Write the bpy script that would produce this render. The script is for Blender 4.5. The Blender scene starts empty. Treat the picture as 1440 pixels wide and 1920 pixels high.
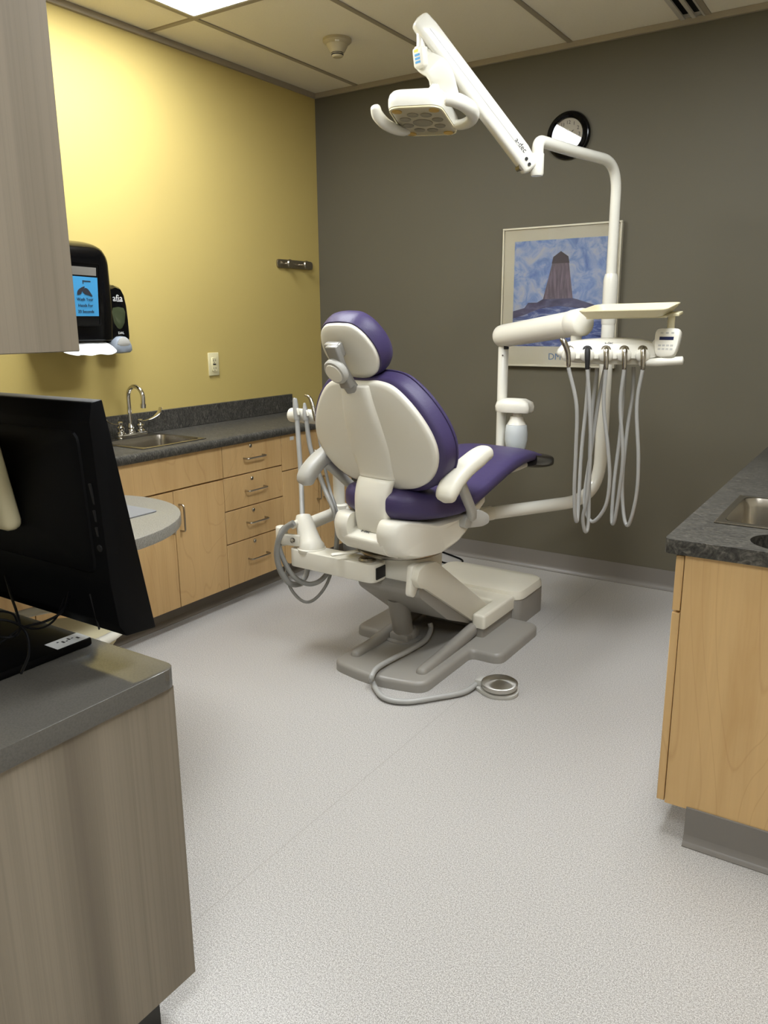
import bpy, bmesh, math, random
from mathutils import Vector, Matrix
random.seed(4)
V = Vector
SC = bpy.context.scene
COL = SC.collection
# ------------------------------------------------------------------ camera
F = 1480.6066
CAM = V((3.0197, -3.922, 1.325))
yaw, pitch, roll = [math.radians(a) for a in (33.23688566, -13.6268187, -0.46868714)]
fw = V((-math.sin(yaw)*math.cos(pitch), math.cos(yaw)*math.cos(pitch), math.sin(pitch)))
r0 = fw.cross(V((0, 0, 1))).normalized(); u0 = r0.cross(fw)
RT = math.cos(roll)*r0 + math.sin(roll)*u0
UP = -math.sin(roll)*r0 + math.cos(roll)*u0
cd = bpy.data.cameras.new('camera'); cam = bpy.data.objects.new('camera', cd); COL.objects.link(cam)
cam.matrix_world = Matrix(((RT.x, UP.x, -fw.x, CAM.x), (RT.y, UP.y, -fw.y, CAM.y), (RT.z, UP.z, -fw.z, CAM.z), (0, 0, 0, 1)))
cd.sensor_fit = 'VERTICAL'; cd.sensor_height = 36; cd.lens = F/1920*36
cd.clip_start = 0.02
SC.camera = cam
SC.view_settings.view_transform = 'Standard'; SC.view_settings.look = 'None'
SC.view_settings.gamma = 1; SC.view_settings.use_curve_mapping = False
SC.view_settings.exposure = 0.0

def W(px, py, ax, v):
    """survey helper: point where the sight line through a photo point meets the plane axis=v"""
    d = RT*((px-720)/F) - UP*((py-960)/F) + fw
    return CAM + d*((v-CAM[ax])/d[ax])
# chair frame: u across, v towards the feet, w up
TH = math.radians(9.5)
CO = V((1.47, -1.44, 0)); LA = V((math.cos(TH), -math.sin(TH), 0)); AX = V((math.sin(TH), math.cos(TH), 0))
def L(u, v, w): return CO + LA*u + AX*v + V((0, 0, w))

# ------------------------------------------------------------------ materials
def lin(c):
    return tuple(((x/255)/12.92 if x/255 <= .04045 else ((x/255+.055)/1.055)**2.4) for x in c)
class NT:
    def __init__(s, name):
        s.m = bpy.data.materials.new(name); s.m.use_nodes = True
        s.t = s.m.node_tree; s.b = s.t.nodes['Principled BSDF']
        s.co = None
    def n(s, typ, **k):
        x = s.t.nodes.new('ShaderNode'+typ)
        for a, b in k.items():
            if a in x.inputs: x.inputs[a].default_value = b
            else: setattr(x, a, b)
        return x
    def l(s, a, b): s.t.links.new(a, b)
    def coord(s, scale=(1, 1, 1), rot=(0, 0, 0)):
        if not s.co: s.co = s.n('TexCoord')
        mp = s.n('Mapping'); mp.inputs['Scale'].default_value = scale; mp.inputs['Rotation'].default_value = rot
        s.l(s.co.outputs['Object'], mp.inputs['Vector']); return mp.outputs[0]
    def noise(s, scale, vec, detail=2, rough=.5, dist=0):
        x = s.n('TexNoise', Scale=scale, Detail=detail, Roughness=rough, Distortion=dist); s.l(vec, x.inputs['Vector']); return x.outputs['Fac']
    def ramp(s, fac, stops):
        x = s.n('ValToRGB'); r = x.color_ramp
        while len(r.elements) < len(stops): r.elements.new(.5)
        for e, (p, c) in zip(r.elements, stops): e.position = p; e.color = (*lin(c), 1)
        s.l(fac, x.inputs[0]); return x.outputs[0]
    def mix(s, fac, a, b, mode='MIX'):
        x = s.n('Mix'); x.data_type = 'RGBA'; x.blend_type = mode
        if isinstance(fac, (int, float)): x.inputs[0].default_value = fac
        else: s.l(fac, x.inputs[0])
        for i, q in ((6, a), (7, b)):
            if isinstance(q, tuple): x.inputs[i].default_value = (*lin(q), 1)
            else: s.l(q, x.inputs[i])
        return x.outputs[2]
    def bump(s, fac, strength, dist=.001):
        x = s.n('Bump', Strength=strength, Distance=dist); s.l(fac, x.inputs['Height']); s.l(x.outputs[0], s.b.inputs['Normal'])
    def set(s, col=None, rough=.5, metal=0, spec=.5, coat=0, trans=0, ior=1.45, emit=None, es=0, coatr=.1):
        if col is not None:
            if isinstance(col, tuple): s.b.inputs['Base Color'].default_value = (*lin(col), 1)
            else: s.l(col, s.b.inputs['Base Color'])
        s.b.inputs['Roughness'].default_value = rough; s.b.inputs['Metallic'].default_value = metal
        s.b.inputs['Specular IOR Level'].default_value = spec; s.b.inputs['Coat Weight'].default_value = coat
        s.b.inputs['Coat Roughness'].default_value = coatr
        s.b.inputs['Transmission Weight'].default_value = trans; s.b.inputs['IOR'].default_value = ior
        if emit: s.b.inputs['Emission Color'].default_value = (*lin(emit), 1); s.b.inputs['Emission Strength'].default_value = es
        return s.m
def plain(name, col, rough=.5, var=.06, bump=.0, **k):
    s = NT(name); v = s.coord()
    f = s.noise(6, v, 3)
    c2 = tuple(max(0, int(x*(1-var))) for x in col)
    c = s.mix(f, col, c2)
    if bump: s.bump(s.noise(900, v, 1), bump, .0005)
    return s.set(c, rough, **k)

M = {}
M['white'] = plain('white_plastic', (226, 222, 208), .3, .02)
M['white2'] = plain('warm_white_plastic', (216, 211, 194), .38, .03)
M['enamel'] = plain('white_enamel', (224, 221, 208), .22, .02, coat=.3)
M['cream'] = plain('cream_plastic', (226, 216, 178), .4, .03)
M['greyplastic'] = plain('grey_plastic', (146, 142, 134), .38, .04)
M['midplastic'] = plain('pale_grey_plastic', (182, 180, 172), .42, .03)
M['hose'] = plain('hose_grey', (164, 163, 158), .4, .04)
M['hosedark'] = plain('hose_mid_grey', (140, 139, 134), .4, .04)
M['black'] = plain('black_gloss_plastic', (6, 6, 7), .16, .1, spec=.3)
M['bracket'] = plain('bracket_grey_metal', (150, 148, 142), .35, .04, metal=.35)
M['blackmatte'] = plain('black_matte_plastic', (6, 6, 7), .5, .1, spec=.12)
M['rubber'] = plain('black_rubber', (22, 21, 20), .6, .1)
M['chrome'] = plain('chrome', (215, 213, 208), .1, .02, metal=1)
M['nickel'] = plain('brushed_nickel', (176, 168, 152), .3, .05, metal=1)
M['tape'] = plain('paper_white', (208, 208, 203), .85, .02)
M['ivory'] = plain('ivory_plastic', (226, 216, 170), .4, .03)
M['detector'] = plain('detector_beige', (186, 174, 142), .5, .03)
M['pen'] = plain('dark_print', (30, 32, 40), .6, .1)
M['numeral'] = plain('clock_numeral', (40, 36, 30), .6, .1)
M['clockface'] = plain('clock_face', (214, 206, 188), .7, .03)
M['blueink'] = plain('blue_print', (94, 130, 170), .7, .04)
M['lcd'] = plain('lcd_screen', (38, 44, 78), .2, .05)
M['signblue'] = plain('sign_blue', (58, 136, 182), .5, .03)
M['stickerblue'] = plain('sticker_blue', (70, 150, 205), .5, .03)
M['stickeryellow'] = plain('sticker_yellow', (225, 214, 90), .5, .03)
M['amber'] = plain('amber_lens', (196, 160, 84), .25, .05)
M['lenscell'] = plain('lens_cell', (160, 152, 130), .25, .25)
M['lensplate'] = plain('lens_plate', (190, 180, 152), .2, .06, coat=.4)
M['soapgrey'] = plain('soap_lever_grey', (150, 158, 168), .4, .03)
M['soapwindow'] = plain('soap_window', (70, 78, 52), .15, .35, coat=.4)
M['rollgrey'] = plain('roll_seen_grey', (120, 116, 108), .3, .3, coat=.4)
M['basegrey'] = plain('vinyl_cove_base', (120, 115, 108), .4, .04)
M['toekick'] = plain('toe_kick_vinyl', (112, 104, 92), .45, .05)
M['darktoe'] = plain('dark_toe_kick', (52, 50, 46), .5, .06)
M['pad'] = plain('mouse_pad_fabric', (126, 126, 126), .8, .04, bump=.2)
M['grille'] = plain('vent_black', (14, 14, 13), .7, .1)
M['gridmetal'] = plain('ceiling_grid_paint', (158, 147, 126), .55, .03)
M['light_frame'] = plain('light_frame_paint', (190, 184, 170), .5, .03)

def m_wall(name, col, rough=.85):
    s = NT(name); v = s.coord()
    c = s.mix(s.noise(2.2, v, 3), col, tuple(int(x*.965) for x in col))
    w1 = s.n('TexWave', Scale=150., Distortion=1.2, Detail=1.); w1.bands_direction = 'Z'; s.l(v, w1.inputs['Vector'])
    s.bump(s.mix(.5, s.noise(220, v, 2), w1.outputs['Fac']), .12, .0006)
    return s.set(c, rough, spec=.25)
M['yellow'] = m_wall('yellow_wall_paint', (197, 176, 106), .6)
M['taupe'] = m_wall('taupe_wall_paint', (99, 94, 79), .55)
M['beige'] = m_wall('beige_wall_paint', (226, 220, 206))
s = NT('ceiling_tile'); v = s.coord()
c = s.mix(s.noise(160, v, 3), (236, 228, 208), (224, 216, 196)); s.bump(s.noise(260, v, 3), .25, .001); M['tile'] = s.set(c, .9, spec=.15)

s = NT('speckled_sheet_vinyl'); v = s.coord()
f1 = s.noise(420, v, 2, .65); f2 = s.noise(210, v, 2, .55); f3 = s.noise(1.1, v, 2)
c1 = s.ramp(f1, [(.34, (96, 92, 88)), (.46, (152, 148, 142)), (.55, (176, 173, 167)), (.66, (221, 218, 212))])
c2 = s.ramp(f2, [(.38, (138, 134, 129)), (.6, (196, 193, 188))])
c = s.mix(.35, c1, c2); c = s.mix(f3, c, s.mix(.3, c, (176, 172, 166)))
# one welded seam along the room
sx = s.n('SeparateXYZ'); s.l(s.co.outputs['Object'], sx.inputs[0])
m1 = s.n('Math', operation='SUBTRACT'); s.l(sx.outputs[0], m1.inputs[0]); m1.inputs[1].default_value = 1.815
m2 = s.n('Math', operation='ABSOLUTE'); s.l(m1.outputs[0], m2.inputs[0])
m3 = s.n('Math', operation='LESS_THAN'); s.l(m2.outputs[0], m3.inputs[0]); m3.inputs[1].default_value = .0016
c = s.mix(m3.outputs[0], c, s.mix(.5, c, (146, 141, 134)))
s.bump(f1, .05, .0005); M['floor'] = s.set(c, .34, spec=.4)

def m_wood(name, a, b, d, grain=(14, 14, 1.1), seed=0):
    s = NT(name); v = s.coord(grain); v2 = s.coord((90, 90, 2.2)); v3 = s.coord((2.6, 2.6, .55))
    f = s.noise(1.0, v, 4, .6, .6)
    c = s.ramp(f, [(.3, b), (.5, a), (.7, tuple(min(255, int(x*1.03)) for x in a))])
    fine = s.noise(2.0, v2, 2)
    c = s.mix(s.ramp(fine, [(.45, (0, 0, 0)), (.75, (90, 90, 90))]), c, d)
    # cathedral figure: thin contour lines of a slow field
    q = s.noise(1.0, v3, 2, .45, .4)
    mm = s.n('Math', operation='MULTIPLY'); s.l(q, mm.inputs[0]); mm.inputs[1].default_value = 20.
    fr = s.n('Math', operation='FRACT'); s.l(mm.outputs[0], fr.inputs[0])
    line = s.ramp(fr.outputs[0], [(.0, (140, 140, 140)), (.06, (0, 0, 0)), (.94, (0, 0, 0)), (1.0, (140, 140, 140))])
    c = s.mix(line, c, d)
    return s.set(c, .4, spec=.35)
M['maple'] = m_wood('maple_laminate', (203, 168, 116), (194, 157, 104), (168, 128, 78))
s = NT('striated_grey_laminate')
v = s.coord((30, 30, .35)); v2 = s.coord((170, 170, .5)); v3 = s.coord((7, 7, .25))
c = s.ramp(s.noise(1, v3, 3, .6), [(.32, (102, 93, 80)), (.5, (127, 117, 101)), (.68, (142, 131, 114))])
c = s.mix(s.ramp(s.noise(1, v2, 2, .6), [(.46, (0, 0, 0)), (.72, (130, 130, 130))]), c, (80, 71, 60))
c = s.mix(s.ramp(s.noise(1, v, 3, .65), [(.5, (0, 0, 0)), (.75, (110, 110, 110))]), c, (146, 136, 119))
M['greywood'] = s.set(c, .5, spec=.3)
s = NT('slate_laminate'); v = s.coord((1, 2.4, 1))
f = s.noise(38, v, 6, .68, 1.5); f2 = s.noise(120, v, 3)
c = s.ramp(f, [(.3, (34, 32, 29)), (.46, (54, 52, 47)), (.56, (78, 75, 68)), (.68, (112, 108, 98))])
c = s.mix(.25, c, s.ramp(f2, [(.35, (44, 43, 40)), (.65, (104, 101, 94))])); s.bump(f, .3, .001)
M['slate'] = s.set(c, .42, spec=.2)
s = NT('taupe_solid_surface'); v = s.coord()
c = s.ramp(s.noise(300, v, 2), [(.35, (84, 81, 75)), (.6, (90, 87, 80))]); M['desktop'] = s.set(c, .085, spec=.5)
s = NT('pale_speckled_surface'); v = s.coord()
c = s.ramp(s.noise(260, v, 2), [(.35, (116, 113, 105)), (.6, (142, 139, 130))]); M['roundtop'] = s.set(c, .34, spec=.4)
s = NT('purple_vinyl'); v = s.coord()
c = s.mix(s.noise(5, v, 3), (71, 61, 99), (59, 50, 85)); f = s.noise(9, s.coord((1, 1, 2.4)), 3, .6, .8)
s.bump(s.mix(.75, s.noise(420, v, 2), f), .3, .008); M['purple'] = s.set(c, .42, spec=.4)
s = NT('brushed_steel'); v = s.coord((8, 260, 8))
f = s.noise(2, v, 2); c = s.mix(f, (178, 172, 160), (158, 152, 140)); s.bump(f, .06, .0004); M['steel'] = s.set(c, .26, metal=1)
M['steeldisc'] = plain('turned_steel', (186, 182, 172), .2, .1, metal=1)
s = NT('turned_pedal_steel'); tg_ = s.n('Tangent'); tg_.direction_type = 'RADIAL'; tg_.axis = 'Z'; s.l(tg_.outputs[0], s.b.inputs['Tangent']); s.b.inputs['Anisotropic'].default_value = .9
v = s.coord((1, 1, 1)); M['steeldisc'] = s.set(s.mix(s.noise(30, v, 1), (205, 202, 194), (190, 186, 178)), .32, metal=1)
s = NT('clear_glass'); M['glass'] = s.set((255, 255, 255), .02, trans=1, ior=1.45)
s = NT('frosted_bottle'); M['bottle'] = s.set((228, 232, 230), .35, trans=.35, ior=1.2)
M['water'] = plain('water_in_bottle', (206, 214, 216), .3, .04)
s = NT('toe_cover_clear'); M['toecover'] = plain('toe_cover_plastic', (30, 27, 31), .2, .5, coat=.15)
s = NT('light_diffuser'); M['emit'] = s.set((255, 250, 240), .6, emit=(244, 249, 255), es=25.0)
# picture
s = NT('print_sky'); v = s.coord()
f = s.noise(13, v, 5, .6, 1.0)
c = s.ramp(f, [(.3, (96, 128, 196)), (.45, (138, 164, 214)), (.55, (178, 192, 222)), (.68, (204, 206, 216))]); M['sky'] = s.set(c, .6)
s = NT('print_sea'); v = s.coord((1, 1, 3.2), (0, .25, 0))
c = s.ramp(s.noise(10, v, 4, .65, 1.6), [(.35, (48, 66, 128)), (.5, (84, 104, 166)), (.6, (150, 160, 196)), (.7, (186, 188, 204))]); M['sea'] = s.set(c, .6)
s = NT('print_hill'); v = s.coord((1, 1, 2))
c = s.ramp(s.noise(16, v, 4), [(.35, (48, 50, 92)), (.6, (84, 84, 122)), (.7, (110, 106, 138))]); M['hill'] = s.set(c, .6)
s = NT('print_tower'); v = s.coord((22, 1, 3))
c = s.ramp(s.noise(4, v, 3), [(.35, (92, 78, 96)), (.6, (128, 112, 128)), (.75, (150, 134, 146))]); M['tower'] = s.set(c, .6)
M['towerdark'] = plain('print_tower_dark', (70, 58, 72), .6, .1)
M['mat'] = plain('picture_mat', (226, 219, 196), .8, .02)
M['frame'] = plain('picture_frame', (206, 200, 180), .35, .03, metal=.3)

# ------------------------------------------------------------------ geometry
def catmull(pts, n=8):
    P = [V(p) for p in pts]
    if len(P) < 3: return P
    out = []
    for i in range(len(P)-1):
        p0 = P[i-1] if i else P[0]*2-P[1]; p1 = P[i]; p2 = P[i+1]; p3 = P[i+2] if i+2 < len(P) else P[-1]*2-P[-2]
        for k in range(n):
            t = k/n
            out.append(.5*((2*p1)+(p2-p0)*t+(2*p0-5*p1+4*p2-p3)*t*t+(3*p1-p0-3*p2+p3)*t**3))
    return out+[P[-1]]
def arcpath(pts, r, n=6):
    """polyline with rounded corners"""
    P = [V(p) for p in pts]; out = [P[0]]
    for i in range(1, len(P)-1):
        a = (P[i-1]-P[i]); b = (P[i+1]-P[i]); rr = min(r, a.length*.48, b.length*.48)
        a = P[i]+a.normalized()*rr; b = P[i]+b.normalized()*rr
        for k in range(n+1):
            t = k/n; out.append(a*(1-t)**2+P[i]*2*t*(1-t)+b*t*t)
    return out+[P[-1]]
class B:
    def __init__(s): s.m = bmesh.new()
    def box(s, lo, hi, bev=0, seg=2):
        lo, hi = V(lo), V(hi)
        t = bmesh.new(); bmesh.ops.create_cube(t, size=1)
        for v in t.verts: v.co = V([(lo[i]+hi[i])/2+v.co[i]*(hi[i]-lo[i]) for i in range(3)])
        if bev: bmesh.ops.bevel(t, geom=t.edges[:], offset=bev, segments=seg, profile=.5, affect='EDGES', clamp_overlap=True)
        s.add(t); return s
    def obox(s, c, ax, half, bev=0, seg=2):
        """oriented box: centre, three axis vectors, half sizes"""
        t = bmesh.new(); bmesh.ops.create_cube(t, size=2)
        ax = [V(a).normalized() for a in ax]
        for v in t.verts: v.co = V([v.co[i]*half[i] for i in range(3)])
        if bev: bmesh.ops.bevel(t, geom=t.edges[:], offset=bev, segments=seg, profile=.5, affect='EDGES', clamp_overlap=True)
        for v in t.verts: v.co = V(c)+ax[0]*v.co.x+ax[1]*v.co.y+ax[2]*v.co.z
        s.add(t); return s
    def add(s, t):
        me = bpy.data.meshes.new('t'); t.to_mesh(me); t.free(); s.m.from_mesh(me); bpy.data.meshes.remove(me)
    def prism(s, pts, ext, bev=0, seg=2, only_top=False):
        t = bmesh.new(); ext = V(ext)
        b = [t.verts.new(V(p)) for p in pts]; f = t.faces.new(b)
        r = bmesh.ops.extrude_face_region(t, geom=[f])
        for v in [g for g in r['geom'] if isinstance(g, bmesh.types.BMVert)]: v.co += ext
        bmesh.ops.recalc_face_normals(t, faces=t.faces[:])
        if bev:
            if only_top:
                top = [e for e in t.edges if all(v not in b for v in e.verts)]
                g = top
            else: g = t.edges[:]
            bmesh.ops.bevel(t, geom=g, offset=bev, segments=seg, profile=.5, affect='EDGES', clamp_overlap=True)
        s.add(t); return s
    def rings(s, rings, cap=True, closed=False):
        t = s.m; R = [[t.verts.new(V(p)) for p in r] for r in rings]; n = len(R[0])
        k = len(R)
        for i in range(k if closed else k-1):
            a, b = R[i], R[(i+1) % k]
            for j in range(n):
                try: t.faces.new((a[j], a[(j+1) % n], b[(j+1) % n], b[j]))
                except ValueError: pass
        if cap and not closed:
            for r in (R[0], R[-1]):
                c = t.verts.new(sum((v.co for v in r), V())/n)
                for j in range(n): t.faces.new((r[j], r[(j+1) % n], c))
        return s
    def sweep(s, path, rx, ry=None, up=None, seg=12, power=1.0, roundcap=0):
        P = [V(p) for p in path]; n = len(P)
        rxs = rx if isinstance(rx, (list, tuple)) else [rx]*n
        if len(rxs) != n: rxs = [rxs[min(len(rxs)-1, int(i*(len(rxs)-1)/(n-1)))]*(1-((i*(len(rxs)-1)/(n-1)) % 1)) + rxs[min(len(rxs)-1, int(i*(len(rxs)-1)/(n-1))+1)]*((i*(len(rxs)-1)/(n-1)) % 1) for i in range(n)]
        T = [(P[min(i+1, n-1)]-P[max(i-1, 0)]).normalized() for i in range(n)]
        if up is None:
            up = V((0, 0, 1)) if abs(T[0].z) < .9 else V((1, 0, 0)); fixed = False
        else: up = V(up); fixed = True
        N = (up-T[0]*up.dot(T[0])).normalized(); rr = []
        def ring(c, tn, nn, a, b):
            bn = tn.cross(nn); o = []
            for k in range(seg):
                th = 2*math.pi*k/seg; ca, sa = math.cos(th), math.sin(th)
                ca = math.copysign(abs(ca)**power, ca); sa = math.copysign(abs(sa)**power, sa)
                o.append(c+bn*(ca*a)+nn*(sa*b))
            return o
        for i in range(n):
            q = up if fixed else N
            N = (q-T[i]*q.dot(T[i])).normalized()
            a = rxs[i]; b = (ry if ry is not None else a) if not isinstance(ry, (int, float)) else ry*(a/max(rxs))
            if roundcap and i == 0:
                for f in (1, .7, .35):
                    k = math.sqrt(max(.02, 1-f*f)); rr.append(ring(P[0]-T[0]*roundcap*f, T[0], N, a*k, b*k))
            rr.append(ring(P[i], T[i], N, a, b))
            if roundcap and i == n-1:
                for f in (.35, .7, 1):
                    k = math.sqrt(max(.02, 1-f*f)); rr.append(ring(P[i]+T[i]*roundcap*f, T[i], N, a*k, b*k))
        return s.rings(rr)
    def lathe(s, prof, c=(0, 0, 0), axis=(0, 0, 1), seg=24, cap=True):
        ax = V(axis).normalized(); h = V((1, 0, 0)) if abs(ax.x) < .8 else V((0, 1, 0))
        a = (h-ax*h.dot(ax)).normalized(); b = ax.cross(a); c = V(c)
        return s.rings([[c+ax*z+(a*math.cos(2*math.pi*k/seg)+b*math.sin(2*math.pi*k/seg))*max(r, 1e-4) for k in range(seg)] for r, z in prof], cap)
    def pillow(s, outline, layers, fn):
        cx = sum(p[0] for p in outline)/len(outline); cy = sum(p[1] for p in outline)/len(outline)
        return s.rings([[fn(cx+(a-cx)*k, cy+(b-cy)*k, o) for a, b in outline] for k, o in layers])
    def done(s): return s
def smooth_outline(pts, n=6):
    P = [V((a, b, 0)) for a, b in pts]; k = len(P); out = []
    for i in range(k):
        p0, p1, p2, p3 = P[i-1], P[i], P[(i+1) % k], P[(i+2) % k]
        for j in range(n):
            t = j/n; q = .5*((2*p1)+(p2-p0)*t+(2*p0-5*p1+4*p2-p3)*t*t+(3*p1-p0-3*p2+p3)*t**3); out.append((q.x, q.y))
    return out
def round_poly(pts, r, n=4):
    k = len(pts); out = []
    for i in range(k):
        p = V((*pts[i], 0)); a = V((*pts[i-1], 0))-p; b = V((*pts[(i+1) % k], 0))-p
        rr = min(r if isinstance(r, (int, float)) else r[i], a.length*.48, b.length*.48)
        a = p+a.normalized()*rr; b = p+b.normalized()*rr
        for j in range(n+1):
            t = j/n; q = a*(1-t)**2+p*2*t*(1-t)+b*t*t; out.append((q.x, q.y))
    return out
def mirror(half):
    """half outline [(u,w)...] top to bottom with u>0 -> closed symmetric outline"""
    return half+[(-a, b) for a, b in reversed(half)]
WM = {}
def obj(name, b, m, parent=None, ang=38, kind=None, label=None, cat=None, group=None, sharp=False):
    bm = b.m; bmesh.ops.recalc_face_normals(bm, faces=bm.faces[:])
    me = bpy.data.meshes.new(name); bm.to_mesh(me); bm.free()
    me.materials.append(M[m] if isinstance(m, str) else m)
    if not sharp:
        for p in me.polygons: p.use_smooth = True
        me.set_sharp_from_angle(angle=math.radians(ang))
    o = bpy.data.objects.new(name, me); COL.objects.link(o)
    if parent:
        o.parent = parent; o.matrix_parent_inverse = WM[parent].inverted(); WM[o] = Matrix()
    else:
        WM[o] = Matrix()
        if kind != 'structure':   # origin at the base of the thing
            bb = [v.co for v in me.vertices]
            c = V(((min(v.x for v in bb)+max(v.x for v in bb))/2, (min(v.y for v in bb)+max(v.y for v in bb))/2, min(v.z for v in bb)))
            me.transform(Matrix.Translation(-c)); o.location = c
            # procedural materials read object coordinates; keep the grain phase
            WM[o] = Matrix.Translation(c)
    if kind: o['kind'] = kind
    if label: o['label'] = label
    if cat: o['category'] = cat
    if group: o['group'] = group
    return o
def thing(name, label, cat, loc, group=None):
    o = bpy.data.objects.new(name, None); COL.objects.link(o); o.location = loc; o.empty_display_size = .05
    WM[o] = Matrix.Translation(V(loc)); o['label'] = label; o['category'] = cat
    if group: o['group'] = group
    return o
def struct(name, b, m, **k): return obj(name, b, m, kind='structure', **k)
def text_into(b, txt, size, org, xd, yd, extrude=.0004, align='CENTER'):
    c = bpy.data.curves.new('t', 'FONT'); c.body = txt; c.size = size; c.align_x = align; c.align_y = 'CENTER'; c.extrude = extrude; c.resolution_u = 3
    o = bpy.data.objects.new('t', c); COL.objects.link(o)
    dg = bpy.context.evaluated_depsgraph_get(); me = bpy.data.meshes.new_from_object(o.evaluated_get(dg))
    xd = V(xd).normalized(); yd = V(yd).normalized(); zd = xd.cross(yd)
    me.transform(Matrix(((xd.x, yd.x, zd.x, org[0]), (xd.y, yd.y, zd.y, org[1]), (xd.z, yd.z, zd.z, org[2]), (0, 0, 0, 1))))
    b.m.from_mesh(me); bpy.data.objects.remove(o); bpy.data.curves.remove(c); bpy.data.meshes.remove(me); return b
def cut(o, cutter):
    """boolean difference, applied at once; the cutter is deleted"""
    me = bpy.data.meshes.new('c'); bmesh.ops.recalc_face_normals(cutter.m, faces=cutter.m.faces[:]); cutter.m.to_mesh(me); cutter.m.free()
    co = bpy.data.objects.new('c', me); COL.objects.link(co)
    md = o.modifiers.new('b', 'BOOLEAN'); md.operation = 'DIFFERENCE'; md.object = co; md.solver = 'EXACT'
    bpy.context.view_layer.update()
    dg = bpy.context.evaluated_depsgraph_get(); new = bpy.data.meshes.new_from_object(o.evaluated_get(dg))
    o.modifiers.clear(); old = o.data; nm = old.name; o.data = new; bpy.data.meshes.remove(old); new.name = nm
    for p in new.polygons: p.use_smooth = True
    new.set_sharp_from_angle(angle=math.radians(38))
    bpy.data.objects.remove(co); bpy.data.meshes.remove(me)
def rect_tube(path, r, n=6): return arcpath(path, r, n)

H = 2.578
XR, YB = 4.6, -6.0
# ------------------------------------------------------------------ room shell
struct('floor', B().box((-.1, YB-.1, -.06), (XR+.1, .1, 0)), 'floor')
struct('wall_left', B().box((-.1, YB, 0), (0, .1, H)), 'yellow')
struct('wall_far', B().box((0, 0, 0), (XR, .1, H)), 'taupe')
struct('wall_right', B().box((XR, YB, 0), (XR+.1, .1, H)), 'beige')
struct('wall_back', B().box((-.1, YB-.1, 0), (XR+.1, YB, H)), 'beige')
struct('wall_partition', B().box((0, -3.73, 0), (1.97, -3.63, H)), 'beige')
LIGHTS = [(.298, -2.432), (2.128, -2.432), (2.738, -4.872)]
cl = struct('ceiling', B().box((-.1, YB-.1, H+.004), (XR+.1, .1, H+.06)), 'tile')
for x, y in LIGHTS:
    cut(cl, B().box((x+.012, y+.012, H-.1), (x+.598, y+1.208, H+.05)))
cut(cl, B().box((2.012, -1.2, H-.1), (2.13, -.012, H+.05)))
g = B(); x = .298
gx = [.298+.61*k for k in range(8)]; gy = [-1.212-1.22*k for k in range(4)]
for x in gx:
    if x < XR: g.box((x-.012, YB, H-.001), (x+.012, 0, H+.006), .001, 1)
for y in gy:
    xs = [0]+[x for x in gx if x < XR]+[XR]
    g.box((0, y-.012, H-.0015), (XR, y+.012, H+.006), .001, 1)
tg = struct('trim_1', g, 'gridmetal')
for x, y in LIGHTS:
    cut(tg, B().box((x+.012, y+.013, H-.1), (x+.598, y+1.207, H+.05)))
cut(tg, B().box((2.0, -1.199, H-.1), (2.1175, -.012, H+.05)))
struct('trim_2', B().box((0, YB, H-.022), (.016, 0, H+.003)).box((.016, -.016, H-.022), (XR, 0, H+.003)), 'gridmetal')
# cove base along the far wall and the left wall beyond the cabinets
cp = [(0, .1), (.004, .1), (.005, .03), (.011, .012), (.024, .002), (.024, 0), (0, 0)]
struct('baseboard_far', B().prism([(0, -d, z) for d, z in cp], (XR, 0, 0)), 'basegrey')
struct('baseboard_left', B().prism([(d, -.31, z) for d, z in cp], (0, .31, 0)), 'basegrey')

# ceiling lights
LL = ['square-cornered bright ceiling light panel at the top left, above the yellow wall',
      'bright ceiling light panel between the chair and the right-hand slate counter',
      'ceiling light panel nearest the back wall']
for (x, y), lb in zip(LIGHTS, LL):
    t = thing('ceiling_light', lb, 'ceiling light', (x+.305, y+.61, H), 'ceiling light panels')
    fr = B()
    for lo, hi in (((x+.012, y+.012), (x+.026, y+1.208)), ((x+.584, y+.012), (x+.598, y+1.208)), ((x+.026, y+.012), (x+.584, y+.026)), ((x+.026, y+1.194), (x+.584, y+1.208))):
        fr.box((*lo, H-.002), (*hi, H+.02), .001, 1)
    obj('frame', fr, 'light_frame', t)
    obj('diffuser', B().box((x+.026, y+.026, H+.004), (x+.584, y+1.194, H+.012)), 'emit', t)
# slot diffuser
t = thing('air_vent', 'long ceiling air vent with two black slots meeting the dark wall', 'vent', (2.07, -.6, H))
b = B()
for a, c_ in ((2.013, 2.034), (2.062, 2.080), (2.108, 2.117)): b.box((a, -1.19, H-.003), (c_, -.013, H+.006), .001, 1)
obj('frame', b, 'light_frame', t)
obj('slots', B().box((2.014, -1.19, H+.02), (2.118, -.014, H+.03)), 'grille', t)
# smoke detector
c = V((.644, -.657, H))
t = thing('smoke_detector', 'round beige smoke detector on the ceiling tile', 'smoke detector', c)
obj('mounting_base', B().lathe([(.066, .003), (.066, -.008), (.060, -.014), (.05, -.02)], c, seg=32), 'detector', t)
h = obj('sensor_head', B().lathe([(.05, -.02), (.046, -.03), (.032, -.052), (.03, -.054)], c, seg=32), 'detector', t)
obj('grille_ring', B().lathe([(.0275, -.053), (.0275, -.064)], c, seg=32), 'grille', h)
b = B().lathe([(.029, -.0575), (.029, -.0595)], c, seg=32).lathe([(.026, -.063), (.026, -.067), (.021, -.072), (.012, -.073)], c, seg=32)
obj('cap', b, 'detector', h)
d = (CAM-c); d.z = 0; d.normalize()
obj('indicator', B().obox(c+d*.052-V((0, 0, .0165)), (d.cross(V((0, 0, 1))), d, (0, 0, 1)), (.010, .006, .004), .001), 'white', t)

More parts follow.
